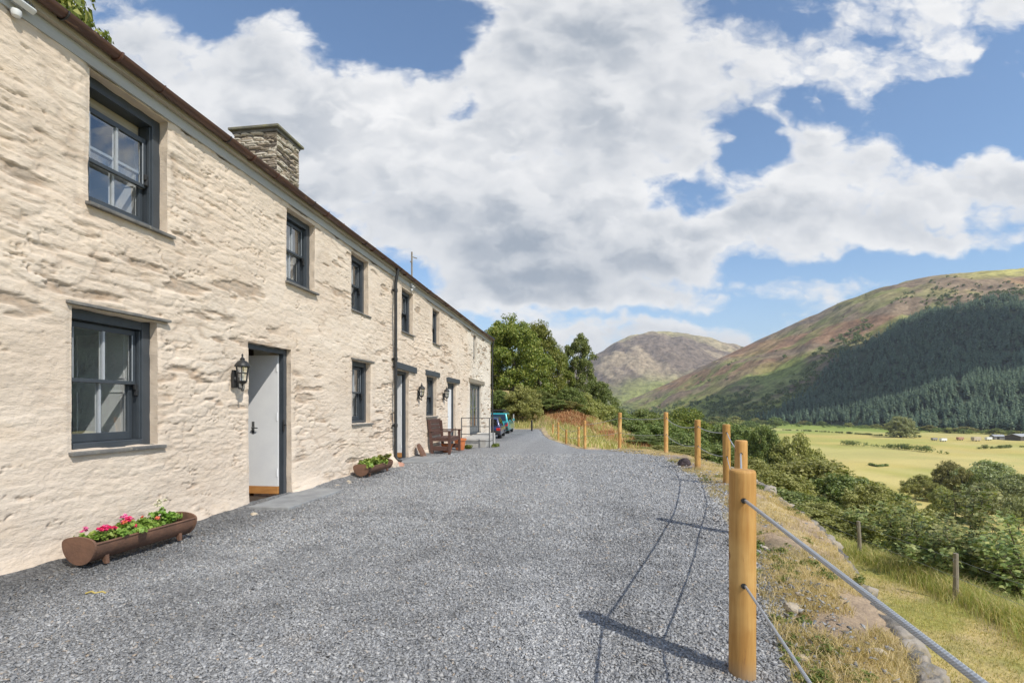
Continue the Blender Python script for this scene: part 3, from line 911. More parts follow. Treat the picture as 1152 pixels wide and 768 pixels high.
pk = t.math('MULTIPLY', t.smooth(n_b.outputs[0], .64, .74), t.smooth(n_a.outputs[0], .45, .62))
cream = t.mix(t.math('MULTIPLY', pk, 0.45), cream, (0.42, 0.31, 0.21))
t.set(b, 'Base Color', cream)
b.inputs['Roughness'].default_value = 0.92
b.inputs['Specular IOR Level'].default_value = 0.2
hgt = t.math('ADD', n_b.outputs[0], t.math('MULTIPLY', n_d.outputs[0], 0.35))
t.set(b, 'Normal', t.n('ShaderNodeBump', {'Height': hgt, 'Strength': 0.5, 'Distance': 0.02}))
M['limewash'] = m
npmesh('wall', np.concatenate(Vx), Fx, M['limewash'], cottage, attrs={'zone': np.concatenate(At)})

# interior linings: white splayed inner reveals, a room behind each opening
TH = 0.62
for kd, a0, a1, b0, b1, q in OPEN:
    mb = MB()
    y0, y1 = RD + 0.09, TH
    e = 0.03
    mb.box(a0 - 0.16, a0 - e + 0.02, y0, y1, b0 - .05, b1 + .05)
    mb.box(a1 + e - 0.02, a1 + 0.16, y0, y1, b0 - .05, b1 + .05)
    mb.box(a0 - 0.16, a1 + 0.16, y0, y1, b1 + .012, b1 + 0.12)
    mb.box(a0 - 0.16, a1 + 0.16, y0, y1, b0 - 0.14, b0 - 0.012)
    mb.build('inner_reveal', M['plaster'], cottage)
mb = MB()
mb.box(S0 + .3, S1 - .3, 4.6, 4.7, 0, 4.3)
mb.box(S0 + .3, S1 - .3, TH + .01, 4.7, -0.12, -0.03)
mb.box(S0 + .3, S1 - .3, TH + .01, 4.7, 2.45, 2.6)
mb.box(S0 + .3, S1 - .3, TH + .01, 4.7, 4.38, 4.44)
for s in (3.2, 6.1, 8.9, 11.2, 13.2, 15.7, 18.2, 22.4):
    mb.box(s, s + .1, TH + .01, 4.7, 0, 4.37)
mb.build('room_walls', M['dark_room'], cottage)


# ---- sash windows
def sash_window(a0, a1, b0, b1, lower, drop=0.0):
    w = a1 - a0
    g = 0.012
    y = RD
    f = MB()
    fw, ft = 0.085, 0.09
    f.box(a0 - g, a0 + fw, y, y + .16, b0 - g, b1 + g, .006)
    f.box(a1 - fw, a1 + g, y, y + .16, b0 - g, b1 + g, .006)
    f.box(a0 + fw, a1 - fw, y + .002, y + .158, b1 - ft, b1 + g, .004)
    f.box(a0 + fw, a1 - fw, y - .015, y + .158, b0 - g, b0 + 0.055, .006)
    win = f.build('window', M['frame'], cottage)
    x0, x1, z0, z1 = a0 + fw + .012, a1 - fw - .012, b0 + 0.058, b1 - ft - .012
    # staff beads
    for xx in (a0 + fw, a1 - fw - .016):
        bd = MB()
        bd.box(xx, xx + .016, y + .015, y + .05, z0, z1, .004)
        bd.build('staff_bead', M['frame'], win)
    zm = (z0 + z1) / 2 + 0.02

    def sash(name, yb, za, zb, st, rb, rt):
        q = MB()
        q.box(x0, x0 + st, yb, yb + .038, za, zb, .004); q.box(x1 - st, x1, yb, yb + .038, za, zb, .004)
        q.box(x0 + st, x1 - st, yb + .001, yb + .037, za, za + rb, .004); q.box(x0 + st, x1 - st, yb + .001, yb + .037, zb - rt, zb, .004)
        xm = (x0 + x1) / 2
        so = q.build(name, M['frame'], win)
        q = MB(); q.box(xm - .0105, xm + .0105, yb + .002, yb + .034, za + rb - .003, zb - rt + .003, .003); q.build('glazing_bar', M['bar'], so)
        if name == 'lower_sash':
            q = MB(); q.box(x0 + .002, x1 - .002, yb - .006, yb + .0005, zb - rt + .006, zb - .002, .002); q.build('meeting_bead', M['bar'], so)  # strip on the meeting rail in the same sunlit tone
        else:
            for xx in (x0 + st - .001, x1 - st - .007):
                q = MB(); q.box(xx, xx + .008, yb - .003, yb + .0005, za + rb, zb - rt, .001); q.build('glazing_bead', M['bar'], so)
        gq = MB(); gq.quad((x0 + st - .004, yb + .019, za + rb - .004), (x1 - st + .004, yb + .019, za + rb - .004), (x1 - st + .004, yb + .019, zb - rt + .004), (x0 + st - .004, yb + .019, zb - rt + .004))
        gq.build('pane', M['glass'], win)
        # white inner face of the bars
        iq = MB()
        iq.box(xm - .0125, xm + .0125, yb + .0385, yb + .046, za + rb, zb - rt)
        iq.box(x0 + .004, x0 + st, yb + .0385, yb + .046, za, zb); iq.box(x1 - st, x1 - .004, yb + .0385, yb + .046, za, zb)
        iq.box(x0 + st, x1 - st, yb + .0385, yb + .045, za + .002, za + rb - .004); iq.box(x0 + st, x1 - st, yb + .0385, yb + .045, zb - rt, zb - .002)
        iq.build('inner_bar', M['white'], win)
    sash('upper_sash', y + .055, zm - .018 - drop, z1 - drop, .04, .034, .05)
    sash('lower_sash', y + .098, z0, zm + .016, .04, .075, .034)
    if drop:      # top sash slid down a hand's breadth: the inner lintel board shows above it
        lb_ = MB(); lb_.box(x0, x1, y + .150, y + .162, z1 - drop - .03, z1 + .01, .002); lb_.build('inner_lintel', M['board'], win)
    hk = MB()
    hk.box(x1 - .035, x1 + .008, y + .03, y + .055, zm - .07, zm - .012, .006); hk.box(x1 - .028, x1 + .002, y + .022, y + .05, zm - .13, zm - .06, .008, rot=(0, .25, 0))
    hk.build('sash_horn', M['iron'], win)
    si = MB()
    si.box(a0 - .03, a1 + .06, -.042, RD - .018, b0 - .036, b0 - .006, .006, rot=(R(5), 0, 0))
    so = si.build('sill', M['slate'], win)
    if lower:
        li = MB(); li.box(a0 - .06, a1 + .13, -.035, .05, b1 + .012, b1 + .040, .006, rot=(0, R(-.5), 0))
        li.build('lintel', M['slate'], win)
    # white shutter panel folded in the inner reveal, with raised moulding
    sh = MB()
    sh.box(a1 - .055, a1 - .03, RD + .19, TH + .32, b0 + .02, b1 - .03, .003)
    for za, zb in ((b0 + .1, zm - .08), (zm + .05, b1 - .12)):
        for ya, yb2, zc, zd in ((RD + .23, RD + .24, za, zb), (TH + .26, TH + .27, za, zb), (RD + .241, TH + .259, za, za + .012), (RD + .241, TH + .259, zb - .012, zb)):
            sh.box(a1 - .063, a1 - .0555, ya, yb2, zc, zd)
    sh.build('shutter', M['white'], win)
    return win


for kd, a0, a1, b0, b1, q in OPEN:
    if kd == 'win':
        sash_window(a0, a1, b0, b1, q == 'l', 0.13 if a0 == 4.39 else 0.0)
# painted timber lintel over the right-hand ground floor window
mb = MB(); mb.box(13.74, 15.08, -.045, .06, 2.185, 2.33, .01); mb.build('timber_lintel', M['frame'], cottage)
# narrow slit window
kd, a0, a1, b0, b1, q = OPEN[8]
f = MB(); f.box(a0 - .01, a0 + .06, RD, RD + .1, b0, b1, .004); f.box(a1 - .06, a1 + .01, RD, RD + .1, b0, b1, .004); f.box(a0 + .06, a1 - .06, RD + .002, RD + .098, b1 - .06, b1 + .01); f.box(a0 + .06, a1 - .06, RD + .002, RD + .098, b0 - .01, b0 + .06)
sw = f.build('slit_window', M['frame'], cottage)
f = MB(); f.quad((a0 + .06, RD + .05, b0 + .06), (a1 - .06, RD + .05, b0 + .06), (a1 - .06, RD + .05, b1 - .06), (a0 + .06, RD + .05, b1 - .06)); f.build('pane', M['glass'], sw)


# ---- doors
def door_frame(a0, a1, b0, b1, name='door_frame', fw=.065):
    f = MB()
    f.box(a0 - .012, a0 + fw, RD - .02, RD + .055, b0, b1 + .012, .006)
    f.box(a1 - fw, a1 + .012, RD - .02, RD + .055, b0, b1 + .012, .006)
    f.box(a0 + fw, a1 - fw, RD - .018, RD + .054, b1 - .07, b1 + .012, .004)
    f.box(a0 + fw - .002, a1 - fw + .002, RD - .10, RD + .087, b0 - .03, b0 + .035, .006)
    return f.build(name, M['frame'], cottage)


def open_door(a0, a1, b0, b1, wd, hz, ang=90):
    fr = door_frame(a0, a1, b0, b1)
    piv = Vector((a1 - .06, RD + .06, 0))
    d = empty('door', piv, R(-ang)); d.parent = cottage       # leaf hinged on the far jamb, swung into the house
    q = MB(); q.box(-wd, 0, -.022, .022, b0 + .16, b1 - .085, .003)
    q.build('leaf', M['white'], d)
    q = MB(); q.box(-wd, 0, -.028, .028, b0 + .05, b0 + .158, .004); q.build('weatherboard', M['oak'], d)
    q = MB()
    for sgn in (-1, 1):
        q.box(-wd + .085, -wd + .125, sgn * .023 - .005, sgn * .023 + .005, hz - .09, hz + .09, .002)
        q.tube([(-wd + .105, sgn * .024, hz), (-wd + .105, sgn * .062, hz), (-wd + .2, sgn * .064, hz - .004)], .0085, 8)
    q.build('handle', M['rail'], d)
    for zh_ in (.28, 1.1, 1.82):
        q = MB(); q.box(-.028, -.006, -.03, .03, zh_, zh_ + .12, .003); q.build('hinge', M['white'], d)
    q = MB(); q.box(a0 - .3, a1 + .3, RD + .10, TH + .9, b0 - .05, b0 - .006); q.build('hall_floor', M['oak'], cottage)
    q = MB(); q.box(a0 + .1, a1 - .1, RD + .14, RD + .6, b0 - .004, b0 + .012, .004); q.build('door_mat', M['soil'], cottage)
    return fr


kd, a0, a1, b0, b1, q = OPEN[2]
fr1 = open_door(a0, a1, b0, b1, .50, 1.0)
mb = MB(); mb.box(a1 - .09, a1 - .06, RD - .032, RD - .02, .95, 1.12, .004); mb.tube([(a1 - .075, RD - .03, 1.04), (a1 - .075, RD - .06, 1.04)], .012, 8); mb.build('lock', M['iron'], fr1)
kd, a0, a1, b0, b1, q = OPEN[9]
open_door(a0, a1, b0, b1, .64, 1.05)
mb = MB(); mb.box(a0 - .16, a1 + .45, -.06, .06, b1 + .012, b1 + .165, .01, rot=(0, R(1.5), 0)); mb.build('timber_lintel', M['frame'], cottage)
kd, a0, a1, b0, b1, q = OPEN[11]
door_frame(a0, a1, b0, b1)
f = MB(); f.box(a0 + .07, a1 - .07, RD + .01, RD + .055, b0 + .03, b1 - .07, .003)
dl = f.build('door', M['frame'], cottage)
f = MB(); f.box(a0 + .36, a1 - .2, RD + .003, RD + .012, .25, 1.9); f.build('door_panel', M['white'], dl)
f = MB(); f.tube([(a0 + .13, RD + .01, 1.0), (a0 + .13, RD - .05, 1.0), (a0 + .22, RD - .05, 1.0)], .01, 8); f.build('handle', M['rail'], dl)
mb = MB(); mb.box(a0 - .12, a1 + .4, -.055, .06, b1 + .012, b1 + .16, .01); mb.build('timber_lintel', M['frame'], cottage)
M['doorgrey'] = pm('grey_door_paint', (0.16, 0.17, 0.18), (0.12, 0.13, 0.14), 5, .5)
# glazed double door at the far end
kd, a0, a1, b0, b1, q = OPEN[12]
door_frame(a0, a1, b0, b1)
xm = (a0 + a1) / 2
for xa, xb in ((a0 + .07, xm - .004), (xm + .004, a1 - .07)):
    f = MB()
    f.box(xa, xa + .09, RD + .01, RD + .055, b0 + .04, b1 - .07, .003); f.box(xb - .09, xb, RD + .01, RD + .055, b0 + .04, b1 - .07, .003)
    f.box(xa + .09, xb - .09, RD + .011, RD + .054, b0 + .04, b0 + .28, .003); f.box(xa + .09, xb - .09, RD + .011, RD + .054, b1 - .17, b1 - .07, .003)
    f.box((xa + xb) / 2 - .014, (xa + xb) / 2 + .014, RD + .013, RD + .052, b0 + .28, b1 - .17); f.box(xa + .09, xb - .09, RD + .015, RD + .05, b0 + 1.0, b0 + 1.03)
    dl = f.build('glazed_door', M['doorgrey'], cottage)
    f = MB(); f.quad((xa + .088, RD + .03, b0 + .27), (xb - .088, RD + .03, b0 + .27), (xb - .088, RD + .03, b1 - .16), (xa + .088, RD + .03, b1 - .16)); f.build('pane', M['glass'], dl)
mb = MB(); mb.box(a0 - .2, a1 + .5, -.05, .06, b1 + .012, b1 + .17, .012); mb.build('timber_lintel', M['oldpost'], cottage)

# ---- eaves, gutter, roof, chimney
mb = MB()
mb.box(S0 - .1, S1 + .12, -.085, -.035, 4.375, 4.475, .004)
mb.build('fascia', M['board'], cottage)
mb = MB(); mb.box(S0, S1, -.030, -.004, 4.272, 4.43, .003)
mb.build('wall_plate_shade_board', pm('shade_grey_board', (.47, .475, .47), (.40, .405, .405), 3, .7, .2, 30, stretch=(.3, 3, 3)), cottage)  # board whose grey also stands in for the eaves shade band
mb = MB(); mb.box(S0 - .1, S1 + .12, -.034, .3, 4.43, 4.46); mb.build('soffit', M['board'], cottage)
gp = []
n_g = 9
sg = np.arange(S0 - .1, S1 + .13, 0.25)
ang_ = np.linspace(0, math.pi, n_g)
outer = np.stack([-.135 - .056 * np.cos(ang_), 4.465 - .056 * np.sin(ang_)], 1)
inner = np.stack([-.135 + .050 * np.cos(ang_), 4.465 - .050 * np.sin(ang_)], 1)
pr = np.r_[outer, inner]
wob = (vnoise(sg * 0.8, sg * 0, 301) - .5) * 0.02
Pg = np.stack([np.repeat(sg[:, None], len(pr), 1), np.repeat(pr[None, :, 0], len(sg), 0), pr[None, :, 1] + wob[:, None]], -1)
Pg = np.concatenate([Pg, Pg[:, :1]], 1)
gut = npmesh('gutter', Pg.reshape(-1, 3), [gridfaces(len(sg), len(pr) + 1)], M['gutter'], cottage)
for i, s in enumerate(np.arange(-0.6, S1, 0.93)):
    br = MB()
    a2 = np.linspace(0.0, math.pi, 9)
    pts = [(s, -.135 - .0605 * math.cos(q), 4.465 - .0605 * math.sin(q)) for q in a2]
    br.tube(pts, .007, 6); br.tube([pts[-1], (s, -.07, 4.43)], .007, 6)
    br.build('gutter_bracket', M['iron'] if i % 2 else M['gutter'], gut)
for s in np.arange(0.86, S1, 1.83):
    br = MB()
    pts = [(s + dx_, -.135 - .062 * math.cos(q), 4.465 - .062 * math.sin(q)) for q in np.linspace(0, math.pi, 11) for dx_ in (0,)]
    br.tube(pts, .012, 6)
    br.build('gutter_joint', M['gutter'], gut)
roofm = pm('roof_slate', (0.11, 0.115, 0.125), (0.17, 0.17, 0.175), 5, 0.7, 0.4, 20, spots=((0.22, 0.21, 0.13), 6, 0.62))
mb = MB()
tn = math.tan(R(33))
rng2 = random.Random(4)
cw_, chh = 0.30, 0.22
L = 2.95 / math.cos(R(33))
for side in (0, 1):
    nrow = int(L / chh)
    for r_ in range(nrow):
        d0 = r_ * chh; d1 = d0 + chh + .05
        c_, s_ = math.cos(R(33)), math.sin(R(33))
        for (xa, xb) in ([(S0 - .15, S1 + .15)]):
            def pt(x, d, up):
                yy_ = -.13 + d * c_ - up * s_; z_ = 4.50 + d * s_ + up * c_ - 0.055
                if side: yy_ = HD - yy_
                return (x, yy_, z_)
            up0 = .030
            A = [pt(xa, d0, up0), pt(xb, d0, up0), pt(xb, d1, .010), pt(xa, d1, .010)]
            B = [pt(xa, d0, up0 - .02), pt(xb, d0, up0 - .02)]
            mb.quad(*A); mb.quad(B[0], B[1], A[1], A[0])
roof = mb.build('roof', roofm, cottage)
mb = MB(); mb.tube([(S0 - .15, 2.7, RIDGE + .13), (S1 + .15, 2.7, RIDGE + .13)], .11, 10); mb.build('ridge_tiles', roofm, roof)
mb = MB(); mb.box(S1 + .02, S1 + .06, -.16, 2.7, 4.40, 4.54, .004, rot=(R(33), 0, 0), piv=(S1, -.16, 4.45)); mb.build('bargeboard', M['frame'], roof)

# chimney: rubble stack with a slate cap
p0 = HM.inverted() @ Vector((-5.02, 10.62, 0))
cs0, cy0 = p0.x, p0.y
cwid, cdep = .84, 1.0
P_, F_, A_ = [], [], []
o_ = 0
for (ax, ay, bx, by) in ((cs0, cy0, cs0, cy0 + cdep), (cs0 + cwid, cy0, cs0, cy0), (cs0 + cwid, cy0 + cdep, cs0 + cwid, cy0), (cs0, cy0 + cdep, cs0 + cwid, cy0 + cdep)):
    ln = math.hypot(bx - ax, by - ay)
    tq = np.linspace(0, 1, 70); zq = np.linspace(5.6, 7.20, 170)
    T_, Z_ = np.meshgrid(tq, zq, indexing='ij')
    a_, j_, id_ = masonry(T_ * ln + ax * 3, Z_, 0.26, 0.046, 171, .24)
    nx, ny = (by - ay) / ln, -(bx - ax) / ln
    nx, ny = -nx, -ny
    d_ = (0.022 * a_ - 0.04 * j_) * (0.4 + .6 * sstep(0, .06, np.minimum(T_, 1 - T_)))
    P_.append(np.stack([ax + (bx - ax) * T_ + nx * d_, ay + (by - ay) * T_ + ny * d_, Z_], -1).reshape(-1, 3))
    F_.append(gridfaces(70, 170) + o_); o_ += 70 * 170
    base_c = np.where(id_[..., None] < .35, np.array([.12, .10, .085]), np.where(id_[..., None] < .7, np.array([.36, .30, .235]), np.array([.56, .51, .43])))
    mort = np.array([.50, .455, .385])
    jj = (sstep(.35, .9, j_) * 0.65 * sstep(.35, .6, fbm(T_ * ln * 3 + ax, Z_ * 6, 177)))[..., None]
    A_.append((base_c * (1 - jj) + mort * jj).reshape(-1, 3))
chim = npmesh('chimney', np.concatenate(P_), F_, M['rubble'], cottage, attrs={'zone': np.concatenate(A_)})
mb = MB()
mb.box(cs0 - .025, cs0 + cwid + .025, cy0 - .025, cy0 + cdep + .025, 7.19, 7.25, .01); mb.build('chimney_course', M['slate'], chim)
mb = MB(); mb.box(cs0 - .085, cs0 + cwid + .085, cy0 - .085, cy0 + cdep + .085, 7.252, 7.305, .012)
mb.build('chimney_cap', pm('mossy_slate', (0.20, 0.19, 0.13), (0.13, 0.13, 0.11), 8, .9, .5, 30, spots=((.26, .25, .10), 9, .55)), chim)
mb = MB(); mb.box(cs0 - .04, cs0 + cwid + .04, cy0 - .03, cy0 + .03, 5.75, 5.93, .01); mb.build('lead_flashing', M['concrete'], chim)

# drainpipes
def drainpipe(s, zb, ztop):
    q = MB()
    q.tube([(s, -.135, 4.43), (s, -.135, 4.36), (s, -.105, 4.22), (s, -.085, 4.10), (s, -.085, zb + .12), (s, -.12, zb + .05), (s + .0, -.22, zb)], .036, 12)
    pp = q.build('drainpipe', M['iron'], cottage, True)
    for z in (3.9, 2.35, 0.85):
        q = MB(); q.lathe([(.037, z), (.047, z + .01), (.047, z + .07), (.037, z + .08)], 12, (s, -.085, 0)); q.box(s - .08, s + .08, -.05, -.02, z + .02, z + .06, .004)
        q.build('pipe_collar', M['iron'], pp)


drainpipe(11.37, 0.08, 4.4)
drainpipe(S1 - .02, -.2, 4.4)
# aerial pole on the ridge
mb = MB(); mb.tube([(20.5, 2.75, RIDGE), (20.5, 2.75, 7.75)], .035, 8); mb.tube([(20.5, 2.75, 7.55), (20.75, 2.62, 7.55)], .02, 6); mb.tube([(20.5, 2.75, 7.3), (20.3, 2.75, 7.3)], .02, 6)
mb.build('flue_pole', M['oldpost'], cottage)

# ------------------------------------------------------------------ wall lanterns and flood lights
LGRP = 'black coach lanterns on the cottage wall'


def lantern(s, z, label):
    r = empty('wall_lantern', hw(s, -0.01, z), HRZ + R(180), label, 'lantern', LGRP)   # local +y points away from the wall
    q = MB()
    q.box(-.05, .05, 0.0, .035, -.16, .06, .012); q.lathe([(.03, 0), (.045, .01), (.03, .03)], 12, (0, .03, -.05), Matrix.Rotation(R(-90), 3, 'X'))
    q.build('wall_plate', M['iron'], r)
    q = MB()
    pts = [(0, .03, -.11), (0, .07, -.165), (0, .12, -.17), (0, .115, -.13), (0, .115, -.095)]
    q.tube(pts, [.012, .012, .012, .012, .012], 8)
    q.lathe([(.012, -.20), (.02, -.185), (.012, -.17)], 10, (0, .115, 0)); q.lathe([(.02, -.115), (.045, -.10), (.05, -.085), (.03, -.08)], 12, (0, .115, 0))
    q.build('bracket', M['iron'], r, True)
    q = MB()
    n_ = 6
    for j in range(n_):
        t0 = 2 * math.pi * (j + .5) / n_
        q.tube([(.052 * math.cos(t0), .115 + .052 * math.sin(t0), -.08), (.074 * math.cos(t0), .115 + .074 * math.sin(t0), .10)], .0065, 6)
    for rr, zz_ in ((.055, -.078), (.077, .10), (.066, .02)):
        pts = [(rr * math.cos(2 * math.pi * (j + .5) / n_), .115 + rr * math.sin(2 * math.pi * (j + .5) / n_), zz_) for j in range(n_ + 1)]
        q.tube(pts, .0075, 6)
    cage = q.build('cage', M['iron'], r)
    q = MB(); q.lathe([(.050, -.076), (.072, .098)], n_, (0, .115, 0), Matrix.Rotation(math.pi / n_, 3, 'Z'), cap=False); q.build('glass', M['glass'], r)
    q = MB(); q.lathe([(.012, -.07), (.014, -.03), (.022, .0), (.022, .03), (.010, .055)], 10, (0, .115, 0)); q.build('bulb', M['plastic_white'], r, True)
    q = MB(); q.lathe([(.088, .10), (.090, .112), (.078, .135), (.055, .165), (.030, .178), (.024, .19), (.030, .20), (.012, .215), (.008, .235), (.013, .245), (.004, .262)], 14, (0, .115, 0))
    q.build('cap', M['iron'], r, True)
    return r


lantern(6.22, 1.70, 'black coach lantern beside the first open white door')
lantern(13.15, 1.68, 'black coach lantern between second open door and the small window')
lantern(15.58, 1.69, 'black coach lantern above the brown wooden bench')


def flood(s, z, out, label):
    r = empty('flood_light', hw(s, out, z), HRZ + R(180), label, 'flood light')
    q = MB(); q.box(-.05, .05, 0, .05, -.04, .05, .01); q.tube([(0, .04, 0), (0, .09, -.01)], .02, 8); q.build('mount', M['plastic_white'], r)
    q = MB(); q.box(-.075, .075, .07, .12, -.055, .05, .014, rot=(R(35), 0, 0)); q.build('lamp_head', M['plastic_white'], r)
    q = MB(); q.box(-.062, .062, .121, .124, -.042, .04, .001, rot=(R(35), 0, 0), piv=(0, .10, 0)); q.build('lens', M['glass'], r)
    q = MB(); q.lathe([(.034, .0), (.034, -.02), (.026, -.042), (.01, -.05)], 12, (0.02, .07, -.085)); q.build('sensor', M['plastic_white'], r, True)


flood(3.80, 4.36, -.02, 'white flood light under the brown gutter at the near end')
flood(12.55, 4.33, -.02, 'small white flood light under the eaves past the drainpipe')

# ------------------------------------------------------------------ hills
def hill(name, tbl, seed, bumps, mat, rough_amp, nu=260, nw=120, back=900):
    tbl = np.array(tbl, float)                      # u, Y of foot, Y of crest, crest elevation tangent v
    ui = np.linspace(tbl[0, 0], tbl[-1, 0], nu)

    def smooth_interp(col):
        y_ = np.interp(ui, tbl[:, 0], tbl[:, col])
        kk = np.hanning(13); kk /= kk.sum()
        return np.convolve(np.pad(y_, 6, mode='edge'), kk, 'valid')
    yb, yr, vr = smooth_interp(1), smooth_interp(2), smooth_interp(3)
    zr = vr * yr + 1.3
    w = np.r_[np.linspace(0, 1, nw), 1 + np.linspace(0, 1, 30)[1:]]
    Wg, Ug = np.meshgrid(w, ui)
    Yg = yb[:, None] + (yr - yb)[:, None] * np.minimum(Wg, 1) + np.maximum(Wg - 1, 0) * back
    Xg = Ug * Yg
    pr_ = np.minimum(Wg, 1)
    prof_ = 0.55 * pr_ + 0.45 * (pr_ ** 2 * (3 - 2 * pr_))
    Zg = -32 + (zr[:, None] + 32) * prof_ - np.maximum(Wg - 1, 0) ** 1.3 * 0.8 * (zr[:, None] + 30)
    env = np.clip(4 * pr_ * (1 - pr_), 0, 1) ** 0.8
    ridge = 1 - np.abs(2 * fbm(Xg / bumps, Yg / bumps, seed, 5) - 1)
    Zg = Zg + env * (ridge - .6) * rough_amp + (0.25 + .75 * env) * sstep(0.02, .2, Wg) * (fbm(Xg / 60, Yg / 60, seed + 3, 5) - .5) * rough_amp * 0.35
    crag = fbm(Xg / 45, Yg / 45, seed + 9, 5)
    Zg = Zg + sstep(.93, 1.0, pr_) * (crag - .5) * 16 * (Wg <= 1.15)
    return ui, w, Xg, Yg, Zg


RT = [(0.10, 3300, 3600, -0.03), (0.16, 2700, 2900, -0.012), (.22, 1900, 2400, .004), (.293, 1500, 2250, .0375), (.382, 1200, 2100, .082), (.489, 1000, 1950, .129), (.579, 900, 1850, .171),
      (.668, 800, 1750, .211), (.757, 720, 1650, .243), (.864, 640, 1550, .266), (1.03, 560, 1450, .274), (1.4, 480, 1350, .28), (2.4, 330, 1100, .30)]
LT = [(-.35, 1900, 3000, .03), (-.1, 2000, 3100, .035), (.05, 2100, 3200, .050), (.10, 2100, 3250, .066), (.15, 2100, 3300, .090), (.2036, 2100, 3350, .126), (.248, 2150, 3400, .1465), (.296, 2200, 3400, .1530), (.346, 2250, 3400, .148),
      (.40, 2300, 3400, .139), (.43, 2350, 3400, .128), (.5, 2400, 3450, .113), (.6, 2500, 3500, .08), (.75, 2600, 3550, .05)]


def hillmat(name, cols):
    m, t, b, o = newmat(name)
    at_ = t.n('ShaderNodeAttribute', attribute_name='zone')
    tcn = t.n('ShaderNodeTexCoord')
    n1 = t.noise(tcn.outputs['Object'], 0.035, 8, 0.68)
    n2 = t.noise(tcn.outputs['Object'], 0.15, 6, 0.7)
    f = t.math('MULTIPLY', t.math('MULTIPLY_ADD', t.smooth(n1.outputs[0], .34, .66), .75, .62), t.math('MULTIPLY_ADD', t.smooth(n2.outputs[0], .3, .7), .4, .8))
    t.set(b, 'Base Color', t.mix(1.0, at_.outputs['Color'], t.n('ShaderNodeCombineXYZ', {0: f, 1: f, 2: f}), 'MULTIPLY'))
    b.inputs['Roughness'].default_value = 1.0
    b.inputs['Specular IOR Level'].default_value = 0.0
    t.set(b, 'Normal', t.n('ShaderNodeBump', {'Height': n1.outputs[0], 'Strength': 0.7, 'Distance': 7.0}))
    return m


M['hill'] = hillmat('moorland', None)


def lerp(a, b, f):
    return a + (np.array(b) - a) * f[..., None]


ui, wv1, HX, HY, HZ = hill('hill', RT, 401, 300, None, 62)
Wn = np.repeat(np.minimum(wv1, 1.3)[None], len(ui), 0)
Un = np.repeat(ui[:, None], len(wv1), 1)
a1_ = fbm(HX / 170, HY / 170, 411, 5); a2_ = fbm(HX / 60, HY / 60, 415, 5); a3_ = fbm(HX / 400, HZ / 90, 419, 5)
zc1 = np.ones(HX.shape + (3,)) * np.array([0.25, 0.25, 0.085])
zc1 = lerp(zc1, [0.25, 0.185, 0.125], sstep(.40, .56, a1_ * .6 + a3_ * .4 + .10 * (Wn - .5)))       # heather and bracken
zc1 = lerp(zc1, [0.40, 0.30, 0.175], sstep(.52, .62, a2_ * .5 + a3_ * .5) * sstep(.35, .7, Wn))        # bleached grass
zc1 = lerp(zc1, [0.34, 0.19, 0.11], sstep(.54, .64, fbm(HX / 220, HZ / 38, 433, 4)) * sstep(.3, .6, Wn) * .7)
zc1 = lerp(zc1, [0.22, 0.26, 0.075], sstep(.50, .60, a2_) * sstep(.9, .5, Wn) * .7)
top_ = sstep(.80, .90, Wn + (a1_ - .5) * .25) * sstep(.80, 1.0, Un)
zc1 = lerp(zc1, [0.46, 0.42, 0.14], top_ * .9)
zc1 = lerp(zc1, [0.30, 0.32, 0.09], sstep(.30, .12, Wn + (a1_ - .5) * .2) * .8)                         # greener foot
zc1 = lerp(zc1, [0.17, 0.14, 0.12], sstep(.60, .70, fbm(HX / 40, HZ / 18, 431, 4)) * sstep(.72, .9, Wn) * .8)
_hi = np.interp(Un, [.48, .52, .60, .68, .76, .84, .92, 1.03, 1.2, 1.6, 2.4], [0.0, .07, .25, .39, .52, .59, .59, .56, .54, .54, .54])
zc1 = lerp(zc1, [0.07, 0.085, 0.05], sstep(.02, -.03, Wn - _hi + (a2_ - .5) * .06) * (Un > .47))          # darker ground colour under the plantation
hill1 = npmesh('hill', np.stack([HX, HY, HZ], -1).reshape(-1, 3), [gridfaces(*HX.shape)], M['hill'], attrs={'zone': zc1.reshape(-1, 3)})
tag(hill1, kind='structure')
ui2, wv2, KX, KY, KZ = hill('hill', LT, 501, 430, None, 130)
Wk = np.repeat(np.minimum(wv2, 1.3)[None], len(ui2), 0); Uk = np.repeat(ui2[:, None], len(wv2), 1)
b1_ = fbm(KX / 260 + KZ / 200, KY / 260, 511, 5); b2_ = fbm((KX + KZ) / 120, KY / 300, 515, 5)
zc2 = np.ones(KX.shape + (3,)) * np.array([0.19, 0.15, 0.118])
zc2 = lerp(zc2, [0.33, 0.265, 0.185], sstep(.5, .62, b2_))
zc2 = lerp(zc2, [0.42, 0.37, 0.19], sstep(.80, .98, Wk + (b1_ - .5) * .5) * .85)
zc2 = lerp(zc2, [0.24, 0.26, 0.09], sstep(.45, .18, Wk + (b1_ - .5) * .35))
hill2 = npmesh('hill', np.stack([KX, KY, KZ], -1).reshape(-1, 3), [gridfaces(*KX.shape)], M['hill'], attrs={'zone': zc2.reshape(-1, 3)})
tag(hill2, kind='structure')


def bilin(A, ui_, w_, uu, ww):
    fi = np.interp(uu, ui_, np.arange(len(ui_))); fj = np.interp(ww, w_, np.arange(len(w_)))
    i = np.clip(fi.astype(int), 0, A.shape[0] - 2); j = np.clip(fj.astype(int), 0, A.shape[1] - 2)
    a = fi - i; c = fj - j
    return A[i, j] * (1 - a) * (1 - c) + A[i + 1, j] * a * (1 - c) + A[i, j + 1] * (1 - a) * c + A[i + 1, j + 1] * a * c


